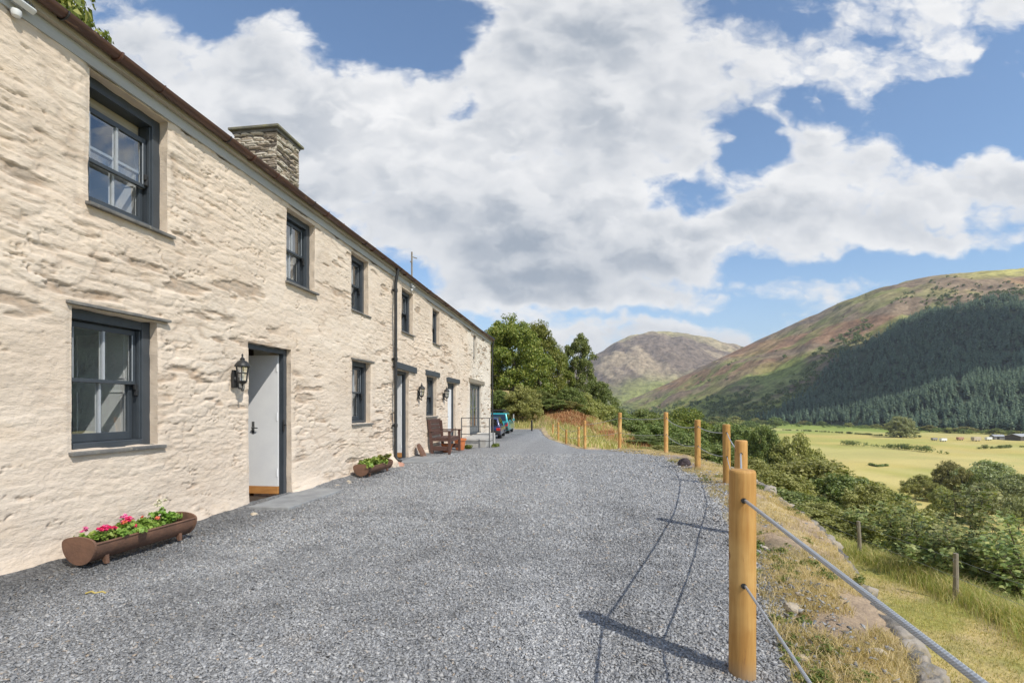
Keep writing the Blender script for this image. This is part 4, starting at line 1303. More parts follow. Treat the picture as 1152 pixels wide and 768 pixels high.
# ------------------------------------------------------------------ conifers
def conifer_tpl(seed, nwh=11, nb=6, skirt=0.22):
    r = np.random.default_rng(seed)
    V, Fq, Ft = [], [], []
    for i in range(nwh):
        t_ = i / (nwh - 1)
        z = skirt + (1 - skirt) * t_ ** 0.92 * 0.97
        rad = 0.19 * (1 - t_) ** 0.85 + 0.012
        if t_ < .15: rad *= .75 + t_ * 1.6
        for j in range(nb):
            a = 2 * math.pi * (j + (i % 2) * .5) / nb + r.normal(0, .25)
            rr = rad * r.uniform(.72, 1.2)
            dz = -rr * r.uniform(.35, .75)
            wd = rr * 0.62
            d = np.array([math.cos(a), math.sin(a), 0]); e = np.array([-math.sin(a), math.cos(a), 0])
            k0 = len(V)
            V += [np.array([0, 0, z + .03]), d * rr * .62 + e * wd * .7 + np.array([0, 0, z + dz * .45]), d * rr + np.array([0, 0, z + dz]), d * rr * .62 - e * wd * .7 + np.array([0, 0, z + dz * .45])]
            Ft += [[k0, k0 + 1, k0 + 2], [k0, k0 + 2, k0 + 3]]
    k0 = len(V)
    V += [np.array([.012, 0, .9]), np.array([-.006, .01, .9]), np.array([-.006, -.01, .9]), np.array([0, 0, 1.0])]
    Ft += [[k0, k0 + 1, k0 + 3], [k0 + 1, k0 + 2, k0 + 3], [k0 + 2, k0, k0 + 3]]
    return np.array(V), np.array(Ft)


def merge_instances(tpl, pos, sc, rot):
    V, Fx_ = tpl
    n = len(pos)
    c, s = np.cos(rot)[:, None], np.sin(rot)[:, None]
    sx = sc[:, None, :] if sc.ndim == 2 else sc[:, None, None] * np.ones((1, 1, 3))
    P = V[None] * sx
    Q = np.stack([P[..., 0] * c - P[..., 1] * s, P[..., 0] * s + P[..., 1] * c, P[..., 2]], -1) + pos[:, None, :]
    return Q.reshape(-1, 3), (Fx_[None] + (np.arange(n) * len(V))[:, None, None]).reshape(-1, Fx_.shape[1])


rng = np.random.default_rng(77)
M['conifer'] = leafmat('conifer_needles', [(0.075, 0.13, 0.095), (0.13, 0.20, 0.13), (0.22, 0.30, 0.18)], 0.7, 0.12, 0.5, 0.004)
M['wood'] = leafmat('hill_wood_leaves', [(0.12, 0.15, 0.058), (0.19, 0.22, 0.08), (0.27, 0.285, 0.115)], 0.7, 0.2, 0.6, 0.006)


def in_forest(u_, w_):
    lo = np.interp(u_, [.48, .52, .60, .68, .76, .84, .92, 1.03, 1.4, 2.4], [0.0, .0, .0, .0, .0, 0, 0, 0, 0, 0])
    hi = np.interp(u_, [.48, .52, .60, .68, .76, .84, .92, 1.03, 1.2, 1.6, 2.4], [0.0, .07, .25, .39, .52, .59, .59, .56, .54, .54, .54])
    return (w_ > lo) & (w_ < hi + (fbm(u_ * 14, w_ * 9, 601) - .5) * .06)


nF = 11000
uu = rng.uniform(.48, 1.75, nF * 3); ww = 0.62 * rng.random(nF * 3)
wgt = np.interp(uu, ui, np.interp(ui, [r_[0] for r_ in RT], [r_[2] - r_[1] for r_ in RT])) / 1000
ok = in_forest(uu, ww) & (fbm(uu * 30, ww * 22, 605) > .30)
uu, ww = uu[ok][:nF], ww[ok][:nF]
pos = np.stack([bilin(A, ui, wv1, uu, ww) for A in (HX, HY, HZ)], -1)
pos[:, 2] -= .5
hgt = rng.uniform(13, 21, len(uu)) * (1.0 - .15 * ww)
front = (ww < 0.02) & (uu < 1.2)
FRONT = pos[front][:90], hgt[front][:90]
rest = ~front
Vc, Fc = [], []
k0 = 0
for tpl, msk in ((conifer_tpl(1, 9, 5), np.arange(rest.sum()) % 2 == 0), (conifer_tpl(2, 9, 5, .3), np.arange(rest.sum()) % 2 == 1)):
    pp, hh_ = pos[rest][msk], hgt[rest][msk]
    wd_ = rng.uniform(.95, 1.5, len(pp))
    q, f_ = merge_instances(tpl, pp, np.c_[hh_ * wd_, hh_ * wd_, hh_], rng.random(len(pp)) * 6.28)
    Vc.append(q); Fc.append(f_ + k0); k0 += len(q)
fo = npmesh('conifer_forest', np.concatenate(Vc), Fc, M['conifer'], smooth=False)
tag(fo, 'dark conifer plantation covering the lower hillside', 'forest', kind='stuff')
# front rank of the plantation: single trees on bare stems
TP = conifer_tpl(5, 12, 7, .34)
tm = MB(); tm.tube([(0, 0, 0), (0, 0, .5), (0, 0, .96)], [.016, .012, .004], 7)
proto_c = empty('conifer', label='dark conifer in the front rank of the plantation facing the fields', cat='conifer tree', group='conifers in the front rank of the plantation')
npmesh('crown', TP[0], [TP[1]], M['conifer'], proto_c, smooth=False)
tm.build('trunk', M['palebark'], proto_c, True)
for i, (p, h_) in enumerate(zip(*FRONT)):
    c_ = proto_c if i == 0 else copy_tree(proto_c)
    c_.location = p; c_.rotation_euler = (0, 0, rng.random() * 6.28); wq = rng.uniform(.9, 1.35)
    c_.scale = (h_ * wq, h_ * wq, h_)


# ------------------------------------------------------------------ broadleaf trees
def leaf_cloud(seed, clumps, nleaf, size, shape=0.55, sig=1.0, up=0.5):
    """clumps: array (x,y,z,r). Leaves as folded four-point blades scattered through the clumps."""
    r = np.random.default_rng(seed)
    clumps = np.asarray(clumps, float)
    wt = clumps[:, 3] ** 2; wt /= wt.sum()
    ci = r.choice(len(clumps), nleaf, p=wt)
    d = r.normal(size=(nleaf, 3)); d /= np.linalg.norm(d, axis=1)[:, None]
    rad = r.random(nleaf) ** 0.42 * sig
    flat_ = np.array([1, 1, .72])
    P = clumps[ci, :3] + d * flat_ * (clumps[ci, 3] * rad)[:, None]
    nrm = d * .7 + r.normal(0, .55, (nleaf, 3)) + np.array([0, 0, up])
    nrm /= np.linalg.norm(nrm, axis=1)[:, None]
    tx = np.cross(nrm, r.normal(size=(nleaf, 3))); tx /= np.linalg.norm(tx, axis=1)[:, None]
    ty = np.cross(nrm, tx)
    s = size * r.uniform(.6, 1.35, nleaf)[:, None]
    V = np.stack([P - tx * s, P + ty * s * shape + nrm * s * .12, P + tx * s - nrm * s * .25, P - ty * s * shape + nrm * s * .12], 1).reshape(-1, 3)
    Fq_ = np.arange(nleaf * 4).reshape(-1, 4)
    return V, Fq_


def crown_clumps(seed, lobes, per, rmin, rmax):
    """lobes (x,y,z,rx,ry,rz): clumps sit in the shell of each lobe"""
    r = np.random.default_rng(seed)
    out = []
    for (x, y, z, rx, ry, rz) in lobes:
        n = int(per * (rx * ry * rz) ** (2 / 3) / (1 / 6) ** 2) if False else per
        d = r.normal(size=(n, 3)); d[:, 2] = np.where(d[:, 2] < -.35, -d[:, 2], d[:, 2]); d /= np.linalg.norm(d, axis=1)[:, None]
        q = r.uniform(.62, 1.0, n)
        out.append(np.c_[np.array([x, y, z]) + d * np.array([rx, ry, rz]) * q[:, None], r.uniform(rmin, rmax, n)])
    return np.concatenate(out)


def trunk_mesh(seed, h, r0, lobes, name='trunk', lean=0.0, forks=5):
    r = random.Random(seed)
    q = MB()
    top = h
    pts = [(0, 0, -.05), (r.uniform(-.02, .02), r.uniform(-.02, .02), h * .35), (lean * .5 + r.uniform(-.03, .03), r.uniform(-.03, .03), h * .7), (lean, 0, top)]
    q.tube(pts, [r0 * 1.25, r0 * .85, r0 * .6, r0 * .3], 9)
    for (x, y, z, rx, ry, rz) in lobes[:forks]:
        z0 = min(h * r.uniform(.4, .75), z)
        q.tube([(lean * .4, 0, z0), (x * .45, y * .45, (z0 + z) * .5), (x * .85, y * .85, z)], [r0 * .5, r0 * .32, r0 * .08], 7)
    return q


def rlobes(seed, n, R_, z0, z1, flat_=0.8, r0=.22, r1=.34):
    r = random.Random(seed)
    L_ = []
    for i in range(n):
        a = i * 2.4 + r.uniform(-.4, .4)
        t_ = (i + .5) / n
        z = z0 + (z1 - z0) * t_
        rad = R_ * math.sqrt(max(0.03, 1 - (2 * max(t_, .18) - .75) ** 2 * .95)) * r.uniform(.55, .85)
        s = r.uniform(r0, r1)
        L_.append((rad * math.cos(a), rad * math.sin(a), z, s, s, s * flat_))
    return L_


GREENS = [(0.075, 0.105, 0.022), (0.19, 0.225, 0.045), (0.37, 0.36, 0.095)]
DARKG = [(0.11, 0.155, 0.048), (0.19, 0.24, 0.07), (0.30, 0.335, 0.115)]
OLIVE = [(0.19, 0.205, 0.068), (0.33, 0.33, 0.11), (0.47, 0.45, 0.18)]
SILV = [(0.25, 0.28, 0.14), (0.36, 0.39, 0.19), (0.48, 0.50, 0.28)]
M['leaf_green'] = leafmat('broad_leaves', GREENS, .5, .3, .6, .8)
M['leaf_dark'] = leafmat('dark_leaves', DARKG, .5, .25, .6, .8)
M['leaf_olive'] = leafmat('olive_leaves', OLIVE, .55, .3, .6, .8)
M['leaf_silver'] = leafmat('willow_leaves', SILV, .55, .3, .5, .8)
M['leaf_syc'] = leafmat('sycamore_leaves', [(0.12, 0.17, 0.06), (0.21, 0.265, 0.09), (0.32, 0.36, 0.13), (0.45, 0.43, 0.17)], .5, .25, .4, .5)
M['leaf_fresh'] = leafmat('fresh_leaves', [(0.14, 0.24, 0.04), (0.24, 0.37, 0.07), (0.40, 0.47, 0.13)], .45, .3, .4, .5)

PROTO = {}


def make_proto(key, name, seed, mat, lobes, per, rmin, rmax, nleaf, size, h, r0, bark='bark', shape=.6, forks=5, lean=0.0):
    """unit-height tree: crown + trunk; the first placement uses the prototype itself"""
    r = empty(name)
    V, Fq_ = leaf_cloud(seed, crown_clumps(seed, lobes, per, rmin, rmax), nleaf, size, shape)
    npmesh('crown', V, [Fq_], M[mat], r, smooth=False)
    trunk_mesh(seed, h, r0, lobes, lean=lean, forks=forks).build('trunk', M[bark], r, True)
    PROTO[key] = [r, False]


make_proto('oak', 'broadleaf_tree', 11, 'leaf_green', rlobes(11, 15, .44, .12, .82, .8, .17, .25), 26, .05, .085, 30000, .0125, .62, .034, forks=7)
make_proto('oak2', 'broadleaf_tree', 12, 'leaf_green', rlobes(12, 14, .36, .12, .86, .85, .15, .23), 26, .045, .08, 28000, .0125, .65, .03, forks=7)
make_proto('ash', 'broadleaf_tree', 13, 'leaf_dark', rlobes(13, 11, .24, .36, .90, .9, .10, .16), 14, .04, .07, 14000, .012, .85, .02, 'palebark', forks=8)
make_proto('dark', 'broadleaf_tree', 14, 'leaf_dark', rlobes(14, 12, .42, .16, .78, .85, .18, .26), 24, .05, .09, 22000, .014, .6, .034, forks=6)
make_proto('bush', 'bush', 15, 'leaf_olive', rlobes(15, 12, .62, .10, .68, .8, .24, .36), 26, .06, .11, 24000, .019, .5, .03, forks=6)
make_proto('bush2', 'bush', 16, 'leaf_dark', rlobes(16, 12, .60, .10, .70, .8, .24, .34), 26, .06, .11, 22000, .020, .5, .03, forks=6)
make_proto('willow', 'willow', 17, 'leaf_silver', rlobes(17, 12, .56, .14, .70, .8, .22, .32), 24, .06, .10, 14000, .022, .5, .03, forks=5)
make_proto('field', 'field_tree', 20, 'leaf_silver', rlobes(20, 14, .36, .04, .72, .9, .24, .32), 22, .07, .11, 14000, .024, .5, .035, forks=3)
make_proto('far', 'valley_tree', 18, 'leaf_dark', rlobes(18, 9, .46, .2, .72, .8, .22, .32), 12, .07, .12, 2600, .04, .5, .03, forks=3)
make_proto('far2', 'valley_tree', 19, 'leaf_olive', rlobes(19, 8, .52, .16, .70, .8, .24, .34), 12, .08, .12, 2400, .042, .5, .03, forks=3)
ALLT = []


def place(key, x, y, z, hgt, wid, label, cat, group=None, rz=None, name=None):
    pr = PROTO[key]
    o_ = pr[0] if not pr[1] else copy_tree(pr[0])
    pr[1] = True
    o_.location = (x, y, z)
    o_.rotation_euler = (0, 0, rz if rz is not None else random.uniform(0, 6.28))
    o_.scale = (wid, wid, hgt)
    tag(o_, label, cat, group)
    if not group and 'group' in o_: del o_['group']
    if name: o_.name = name
    return o_


def tree_px(key, px, pytop, Y, wpx, label, cat, group=None, base=None, **kw):
    p = at(px, pytop, Y)
    z0 = gz(p.x, Y) if base is None else base
    return place(key, p.x, Y, z0 - .1, max(0.5, (p.z - z0) * 1.02), wpx / F * Y, label, cat, group, **kw)


# trees beyond the cottage gable and on the bank
TG = 'trees on the bank beyond the cottage gable'
tree_px('oak', 576, 354, 50, 92, 'big round green tree rising beside the cottage gable', 'tree', TG, rz=0.4)
tree_px('oak2', 606, 361, 56, 66, 'broad green tree standing just right of the gable tree, its crown a little lower', 'tree', TG, rz=1.7)
tree_px('oak2', 627, 388, 60, 46, 'lower green tree between the broad tree and the tall slender tree', 'tree', TG)
tree_px('ash', 651, 375, 64, 66, 'tall slender dark tree with a loose crown and pale stem above the bank', 'tree', TG, rz=2.0)
tree_px('dark', 672, 422, 60, 52, 'dark bushy tree at the right end of the bank', 'tree', TG)
tree_px('dark', 640, 432, 50, 46, 'small dark tree above the bracken bank', 'tree', TG)
tree_px('oak2', 545, 372, 62, 90, 'green tree partly hidden behind the cottage gable', 'tree', TG)
tree_px('bush', 588, 430, 46, 36, 'brownish twiggy bush on the bank above the parked cars', 'bush', 'bushes on the bank')
tree_px('dark', 563, 436, 47, 40, 'dark bush against the trees right behind the cottage gable', 'bush', 'bushes on the bank')
tree_px('bush2', 606, 436, 49, 40, 'dark bush between the brownish twiggy bush and the bracken', 'bush', 'bushes on the bank')
tree_px('bush2', 622, 446, 47, 30, 'small dark bush at the foot of the green trees', 'bush', 'bushes on the bank')
tree_px('bush', 655, 440, 52, 50, 'olive bush hiding the stems of the dark bank trees', 'bush', 'bushes on the bank')
tree_px('bush', 632, 448, 48, 36, 'small olive bush at the top of the bracken', 'bush', 'bushes on the bank')
tree_px('bush2', 688, 452, 55, 44, 'low dark bush where the bracken bank runs out', 'bush', 'bushes on the bank')
tree_px('bush2', 706, 462, 48, 44, 'low dark bush past the end of the bracken bank', 'bush', 'bushes on the bank')
# tree behind the roof
q = place('oak2', -10.45, 11.2, gz(-10.7, 11.2), 11.5 - gz(-10.7, 11.2), 5.0, 'leafy green tree showing above the brown gutter behind the cottage roof', 'tree')

# trees and bushes down the valley side
VG = 'bushes and trees on the slope below the drive'
VS = [('bush', 905, 513, 36, 130, 'large rounded olive bush right of the golden posts on the valley slope'), ('bush', 845, 512, 30, 80, 'rounded olive bush just behind the nearest golden posts'),
      ('bush2', 955, 528, 31, 90, 'dark bush between the large rounded olive bush and the near saplings'), ('dark', 800, 494, 40, 90, 'green tree behind the third golden post'),
      ('bush2', 768, 482, 44, 80, 'dark green bush behind the gap in the golden posts'), ('dark', 735, 470, 58, 84, 'dark tree behind the post by the drive crest'),
      ('dark', 858, 473, 95, 52, 'very dark rounded tree at the near corner of the hayfield'), ('bush', 895, 485, 90, 60, 'olive bush on the near edge of the hayfield beside the very dark tree'),
      ('dark', 822, 470, 110, 84, 'mid green tree left of the very dark rounded tree'), ('oak', 770, 458, 130, 90, 'light green tree standing above the valley slope bushes'),
      ('dark', 727, 456, 110, 76, 'dark tree left of the light green valley tree'), ('bush2', 880, 545, 22, 90, 'low dark bush overhanging the stone wall top'),
      ('bush', 925, 562, 19.5, 90, 'olive bush beside the first weathered field post'), ('bush2', 850, 553, 26, 70, 'dark bush tucked behind the straw bank'),
      ('dark', 700, 465, 70, 60, 'dark tree between two golden posts at the drive crest'), ('bush', 985, 540, 24, 80, 'olive bush behind the weathered field posts'), ('bush2', 800, 525, 24, 60, 'dark bush showing under the wire between golden posts'),
      ('bush', 750, 498, 32, 66, 'olive bush beyond the post at the drive crest'), ('bush2', 720, 487, 36, 60, 'dark bush left of the olive bush at the drive crest'), ('bush', 1030, 572, 21, 80, 'olive bush behind the sycamore saplings')]
for v_ in VS:
    tree_px(*v_, 'bush' if v_[0].startswith('bush') else 'tree', VG)
# willows and bushes by the water meadow
WG = 'bushes round the far meadow'
for i, (k_, px, pt, Y, wp, lb) in enumerate([
        ('willow', 1118, 509, 165, 70, 'broad grey green willow in the meadow, second from the photo edge'), ('willow', 1150, 524, 150, 56, 'grey green willow at the edge of the photo in the meadow'),
        ('bush', 1070, 512, 180, 40, 'olive bush left of the broad meadow willow'), ('bush', 1035, 527, 170, 34, 'low brownish bush standing alone in the near hayfield'),
        ('bush2', 1100, 524, 150, 26, 'small dark bush in front of the broad meadow willow'), ('bush', 1062, 540, 140, 32, 'olive bush on the near edge of the hayfield'),
        ('willow', 1105, 533, 135, 50, 'low grey green willow nearest to the saplings in the meadow'), ('bush', 1085, 519, 160, 30, 'small olive bush between the meadow willows'), ('willow', 1146, 550, 125, 30, 'small grey green willow below the one at the photo edge')]):
    tree_px(k_, px, pt + 5, Y, wp * .82, lb, 'bush', WG, base=-30.0)
tree_px('field', 1013, 466, 520, 30, 'lone rounded pale tree in the field below the plantation', 'tree', base=-30.0)

# valley woods and hedgerow trees far off
FG = 'hedgerow and valley trees far below the moor'
rr = random.Random(5)
FL = ['distant dark valley tree below the moor', 'distant olive valley tree below the moor']
for i in range(150):
    px = rr.uniform(690, 880); t_ = rr.random()
    Y = rr.uniform(220, 1250)
    x = (px - 576) / F * Y
    if x < 40 or (Y < 700 and px > 860): continue
    k_ = 'far' if rr.random() < .6 else 'far2'
    h_ = rr.uniform(9, 16)
    place(k_, x, Y, max(gz(x, Y), -30) - .3, h_, h_ * rr.uniform(1.1, 1.7), FL[0] if k_ == 'far' else FL[1], 'tree', FG)
HG = 'bushes along the foot of the plantation'
for i in range(34):
    u_ = rr.uniform(.50, 1.08)
    yb = np.interp(u_, [r_[0] for r_ in RT], [r_[1] for r_ in RT]) - rr.uniform(10, 30)
    k_ = rr.choice(['far', 'far2', 'far2'])
    h_ = rr.uniform(5, 10)
    place(k_, u_ * yb, yb, -30.2, h_, h_ * rr.uniform(1.4, 2.2), 'pale bush along the foot of the plantation' if k_ == 'far2' else 'dark bush along the foot of the plantation', 'bush', HG)

# hedges in the fields
def hedge(pts, h, w, label, seed):
    r = np.random.default_rng(seed)
    pts = np.array(pts, float)
    sl_ = np.r_[0, np.cumsum(np.hypot(*np.diff(pts, axis=0).T))]
    n = int(sl_[-1] / (w * .7))
    t_ = np.sort(r.random(n)) * sl_[-1]
    x = np.interp(t_, sl_, pts[:, 0]); y = np.interp(t_, sl_, pts[:, 1])
    keep = vnoise(t_ / 14, t_ * 0, seed) > .22
    hh_ = h * (0.45 + .9 * vnoise(t_ / 9, t_ * 0 + 3, seed + 1))
    cl = np.c_[x, y, -30 + hh_ * .5, hh_ * .6][keep]
    V, Fq_ = leaf_cloud(seed, cl, int(len(cl) * 60), .45, .7)
    o_ = npmesh('hedge', V, [Fq_], M['leaf_dark'], smooth=False)
    tag(o_, label, 'hedge', 'field hedges on the valley floor')


def fp(px, py):
    Y = 31.3 * F / (py - 458)
    return ((px - 576) / F * Y, Y)


hedge([fp(945, 500), fp(985, 503), fp(1030, 507), fp(1066, 511)], 4.0, 3, 'dark broken hedge across the middle of the hayfields', 901)
hedge([fp(868, 483), fp(930, 486), fp(990, 490), fp(1035, 492)], 2.2, 3, 'thin far hedge running in front of the lone rounded tree', 902)
hedge([fp(850, 477), fp(900, 480), fp(960, 482), fp(1000, 483)], 5.5, 4, 'tall dark hedge at the foot of the plantation', 903)
hedge([fp(1030, 485), fp(1090, 488), fp(1152, 489), fp(1220, 490)], 6, 4, 'dark hedge below the plantation behind the farm sheds', 904)
hedge([fp(978, 523), fp(988, 525), fp(998, 524)], 1.1, 1.2, 'short tuft of hedge left in the near hayfield', 905)
hedge([fp(1100, 505), fp(1152, 503), fp(1200, 502)], 3, 3, 'olive hedge in front of the farm sheds', 906)

# lower-slope woodland and scattered scrub on the moor
nW = 7500
uu = rng.uniform(.18, 1.12, nW); ww = rng.random(nW) * .92
hiF = np.interp(uu, [.48, .52, .60, .68, .76, .84, .92, 1.03, 1.2], [0.0, .07, .25, .39, .52, .59, .59, .56, .54])
belt = np.exp(-((ww - hiF - .05) / .07) ** 2) * (uu > .5)
lowb = 1.3 * sstep(.26, .05, ww - .02) * (uu < .60)
pw = np.clip(belt * 1.0 + lowb * .9 + .014, 0, 1) * sstep(.36, .56, fbm(uu * 16, ww * 11, 611, 3) + .10)
ok = (rng.random(nW) < pw) & ~in_forest(uu, ww)
uu, ww = uu[ok], ww[ok]
pos = np.stack([bilin(A, ui, wv1, uu, ww) for A in (HX, HY, HZ)], -1)
tplv, tplf = leaf_cloud(31, crown_clumps(31, rlobes(31, 5, .42, .2, .7, .8, .26, .36), 5, .10, .18), 95, .12, .8)
hh_ = rng.uniform(5, 13, len(pos)) * np.where(ww > .6, .6, 1)
q, f_ = merge_instances((tplv, tplf), pos, np.c_[hh_ * 1.3, hh_ * 1.3, hh_], rng.random(len(pos)) * 6.28)
wo = npmesh('hillside_woods', q, [f_], M['wood'], smooth=False)
tag(wo, 'scattered broadleaf woodland and scrub on the moor slope', 'woodland', kind='stuff')

# ------------------------------------------------------------------ near sycamore saplings behind the field fence
def syc_leaf(P, nrm, tx, s, r):
    """five-lobed leaf as a 10-gon fan, slightly cupped"""
    ty = np.cross(nrm, tx)
    prof_ = [(-.55, 0), (-.35, .38), (-.05, .30), (.15, .78), (.38, .36), (1.0, 0), (.38, -.36), (.15, -.78), (-.05, -.30), (-.35, -.38)]
    n = len(P)
    V = np.zeros((n, 10, 3))
    for i, (a, b_) in enumerate(prof_):
        V[:, i] = P + tx * (a * s)[:, None] + ty * (b_ * s)[:, None] - nrm * ((abs(b_) * .22 + (a - .2) ** 2 * .25) * s)[:, None]
    return V


def sapling(x, y, h, w, seed, label, nleaf=2600, ls=.085, group='sycamore saplings behind the field fence', mat='leaf_syc'):
    r = np.random.default_rng(seed); rr_ = random.Random(seed)
    o_ = empty('sapling', (x, y, gz(x, y) - .05), 0, label, 'sapling', group)
    st = MB()
    tips = []
    for k_ in range(7):
        a = rr_.uniform(0, 6.28); ll = w * .42 * rr_.uniform(.25, 1.0); hh2 = h * rr_.uniform(.6, .97)
        pts = [(0, 0, 0), (math.cos(a) * ll * .35, math.sin(a) * ll * .35, hh2 * .45), (math.cos(a) * ll, math.sin(a) * ll, hh2)]
        st.tube(pts, [.030, .02, .006], 6)
        for f_ in np.linspace(.25, 1, 9):
            c0 = np.array(pts[0]) * (1 - f_) ** 2 + 2 * np.array(pts[1]) * f_ * (1 - f_) + np.array(pts[2]) * f_ ** 2
            for _ in range(3):
                b_ = rr_.uniform(0, 6.28); l2 = w * .26 * (1.25 - f_ * .75) * rr_.uniform(.3, 1)
                tp = c0 + np.array([math.cos(b_) * l2, math.sin(b_) * l2, l2 * rr_.uniform(.0, .5)])
                if _ == 0: st.tube([tuple(c0), tuple(tp)], [.009, .003], 5)
                tips.append((c0, tp))
    st.build('stem', M['bark'], o_)
    tips = np.array(tips)
    ti = r.integers(0, len(tips), nleaf)
    f_ = r.uniform(.25, 1.1, nleaf)[:, None]
    P = tips[ti, 0] * (1 - f_) + tips[ti, 1] * f_ + r.normal(0, .085, (nleaf, 3))
    P[:, 2] = np.maximum(P[:, 2], .1)
    out = P - np.array([0, 0, h * .3]); out /= np.linalg.norm(out, axis=1)[:, None]
    nrm = out * .45 + np.array([0, 0, .75]) + r.normal(0, .38, (nleaf, 3)); nrm /= np.linalg.norm(nrm, axis=1)[:, None]
    tx = out + r.normal(0, .5, (nleaf, 3)) - np.array([0, 0, .35]); tx -= nrm * (tx * nrm).sum(1)[:, None]; tx /= np.linalg.norm(tx, axis=1)[:, None]
    s = ls * r.uniform(.5, 1.25, nleaf)
    V = syc_leaf(P, nrm, tx, s, r).reshape(-1, 3)
    npmesh('foliage', V, [np.arange(nleaf * 10).reshape(-1, 10)], M[mat], o_, smooth=False)
    return o_


for i, (px, pt, Y, wd, lb) in enumerate([
        (1082, 514, 14.5, 2.0, 'tallest leafy sapling behind the two weathered field posts'), (1018, 553, 16.5, 2.6, 'leafy sapling left of the tallest sapling'), (1138, 588, 12.6, 2.4, 'leafy sapling right of the tallest one behind the nearer field post'),
        (1048, 578, 13.4, 2.2, 'lower leafy sapling in the gap between the two field posts'), (1108, 590, 11.8, 2.2, 'low leafy sapling just behind the nearer field post'), (1165, 585, 10.8, 2.2, 'leafy sapling cut by the edge of the photo'),
        (985, 566, 18.5, 2.6, 'leafy sapling just behind the farther field post'), (1150, 572, 15.5, 2.8, 'leafy sapling further back by the edge of the photo'), (1030, 600, 12.2, 1.6, 'small leafy sapling low down between the field posts')]):
    p = at(px, pt, Y)
    x = max(p.x, 10.35)
    sapling(x, Y, max(1.2, (p.z - gz(x, Y)) * 1.0), wd, 1000 + i, lb, nleaf=int(900 * wd))

# ------------------------------------------------------------------ fence: round golden posts and wire ropes
m, t, b, o = newmat('peeled_pine')
tcn = t.n('ShaderNodeTexCoord'); oi = t.n('ShaderNodeObjectInfo')
vec = t.n('ShaderNodeVectorMath', {0: tcn.outputs['Object'], 1: t.n('ShaderNodeCombineXYZ', {0: oi.outputs['Random'], 1: 0.0, 2: t.math('MULTIPLY', oi.outputs['Random'], 9.0)})}, operation='ADD').outputs[0]
mp = t.n('ShaderNodeMapping', {'Vector': vec, 'Scale': (16, 16, 1.1)})
g1 = t.noise(mp, 3.0, 6, 0.6, 0.4); g2 = t.noise(vec, 2.5, 4, 0.5)
c = t.mix(t.smooth(g1.outputs[0], .3, .7), (0.60, 0.345, 0.105), (0.46, 0.235, 0.06))
c = t.mix(t.smooth(g2.outputs[0], .5, .75), c, (0.72, 0.47, 0.18))
kv = t.n('ShaderNodeTexVoronoi', {'Vector': t.n('ShaderNodeMapping', {'Vector': vec, 'Scale': (1, 1, .55)}), 'Scale': 9.0}, feature='F1')
c = t.mix(t.smooth(kv.outputs['Distance'], .06, .13, 1.0, 0.0), c, (0.26, 0.115, 0.04))
c = t.mix(t.smooth(g1.outputs[0], .66, .72), c, (0.30, 0.15, 0.055))
g4 = t.noise(t.n('ShaderNodeMapping', {'Vector': vec, 'Scale': (30, 30, .5)}), 2.0, 3, 0.5)
c = t.mix(t.math('MULTIPLY', t.smooth(g4.outputs[0], .66, .70), .8), c, (0.12, 0.06, 0.03))
zz3 = t.n('ShaderNodeSeparateXYZ', {0: tcn.outputs['Object']}).outputs[2]
c = t.mix(t.math('MULTIPLY', t.smooth(t.math('ADD', zz3, t.math('MULTIPLY', g2.outputs[0], .12)), .16, .04), .55), c, (0.27, 0.22, 0.17))
pv_ = t.math('MULTIPLY_ADD', oi.outputs['Random'], .30, .76)
c = t.mix(1.0, c, t.n('ShaderNodeCombineXYZ', {0: pv_, 1: pv_, 2: t.math('MULTIPLY_ADD', oi.outputs['Random'], .5, .70)}), 'MULTIPLY')
t.set(b, 'Base Color', c); b.inputs['Roughness'].default_value = .68
t.set(b, 'Normal', t.n('ShaderNodeBump', {'Height': g1.outputs[0], 'Strength': .35, 'Distance': .006}))
M['post'] = m
FP = [(1.115, 2.41, 528), (2.32, 5.05, 495), (3.54, 8.2, 477), (3.86, 10.35, 472), (4.33, 14.0, 463.5), (3.65, 16.9, 464), (3.08, 21, 473), (3.08, 23, 480), (2.83, 26, 483), (2.70, 29, 475), (2.70, 33, 477)]
PL = ['nearest golden round timber post, largest in view, with the wire rope leaving to the right', 'second golden round post, its top just above the nearest post', 'third golden round post, standing just left of the nearest post',
      'fourth golden round post beside the dark rock on the bank', 'fifth golden round post at the drive crest, tallest looking of the far ones', 'sixth golden round post where the drive starts to fall away', 'golden round post at the right of the far group of five',
      'golden round post second from the right in the far group of five', 'shortest looking golden round post, middle of the far group of five', 'golden round post second from the left in the far group of five', 'farthest golden round post, leftmost of the far group of five']
FP_OFF = (0.42, -0.60)
PG = 'golden round timber posts along the drive'


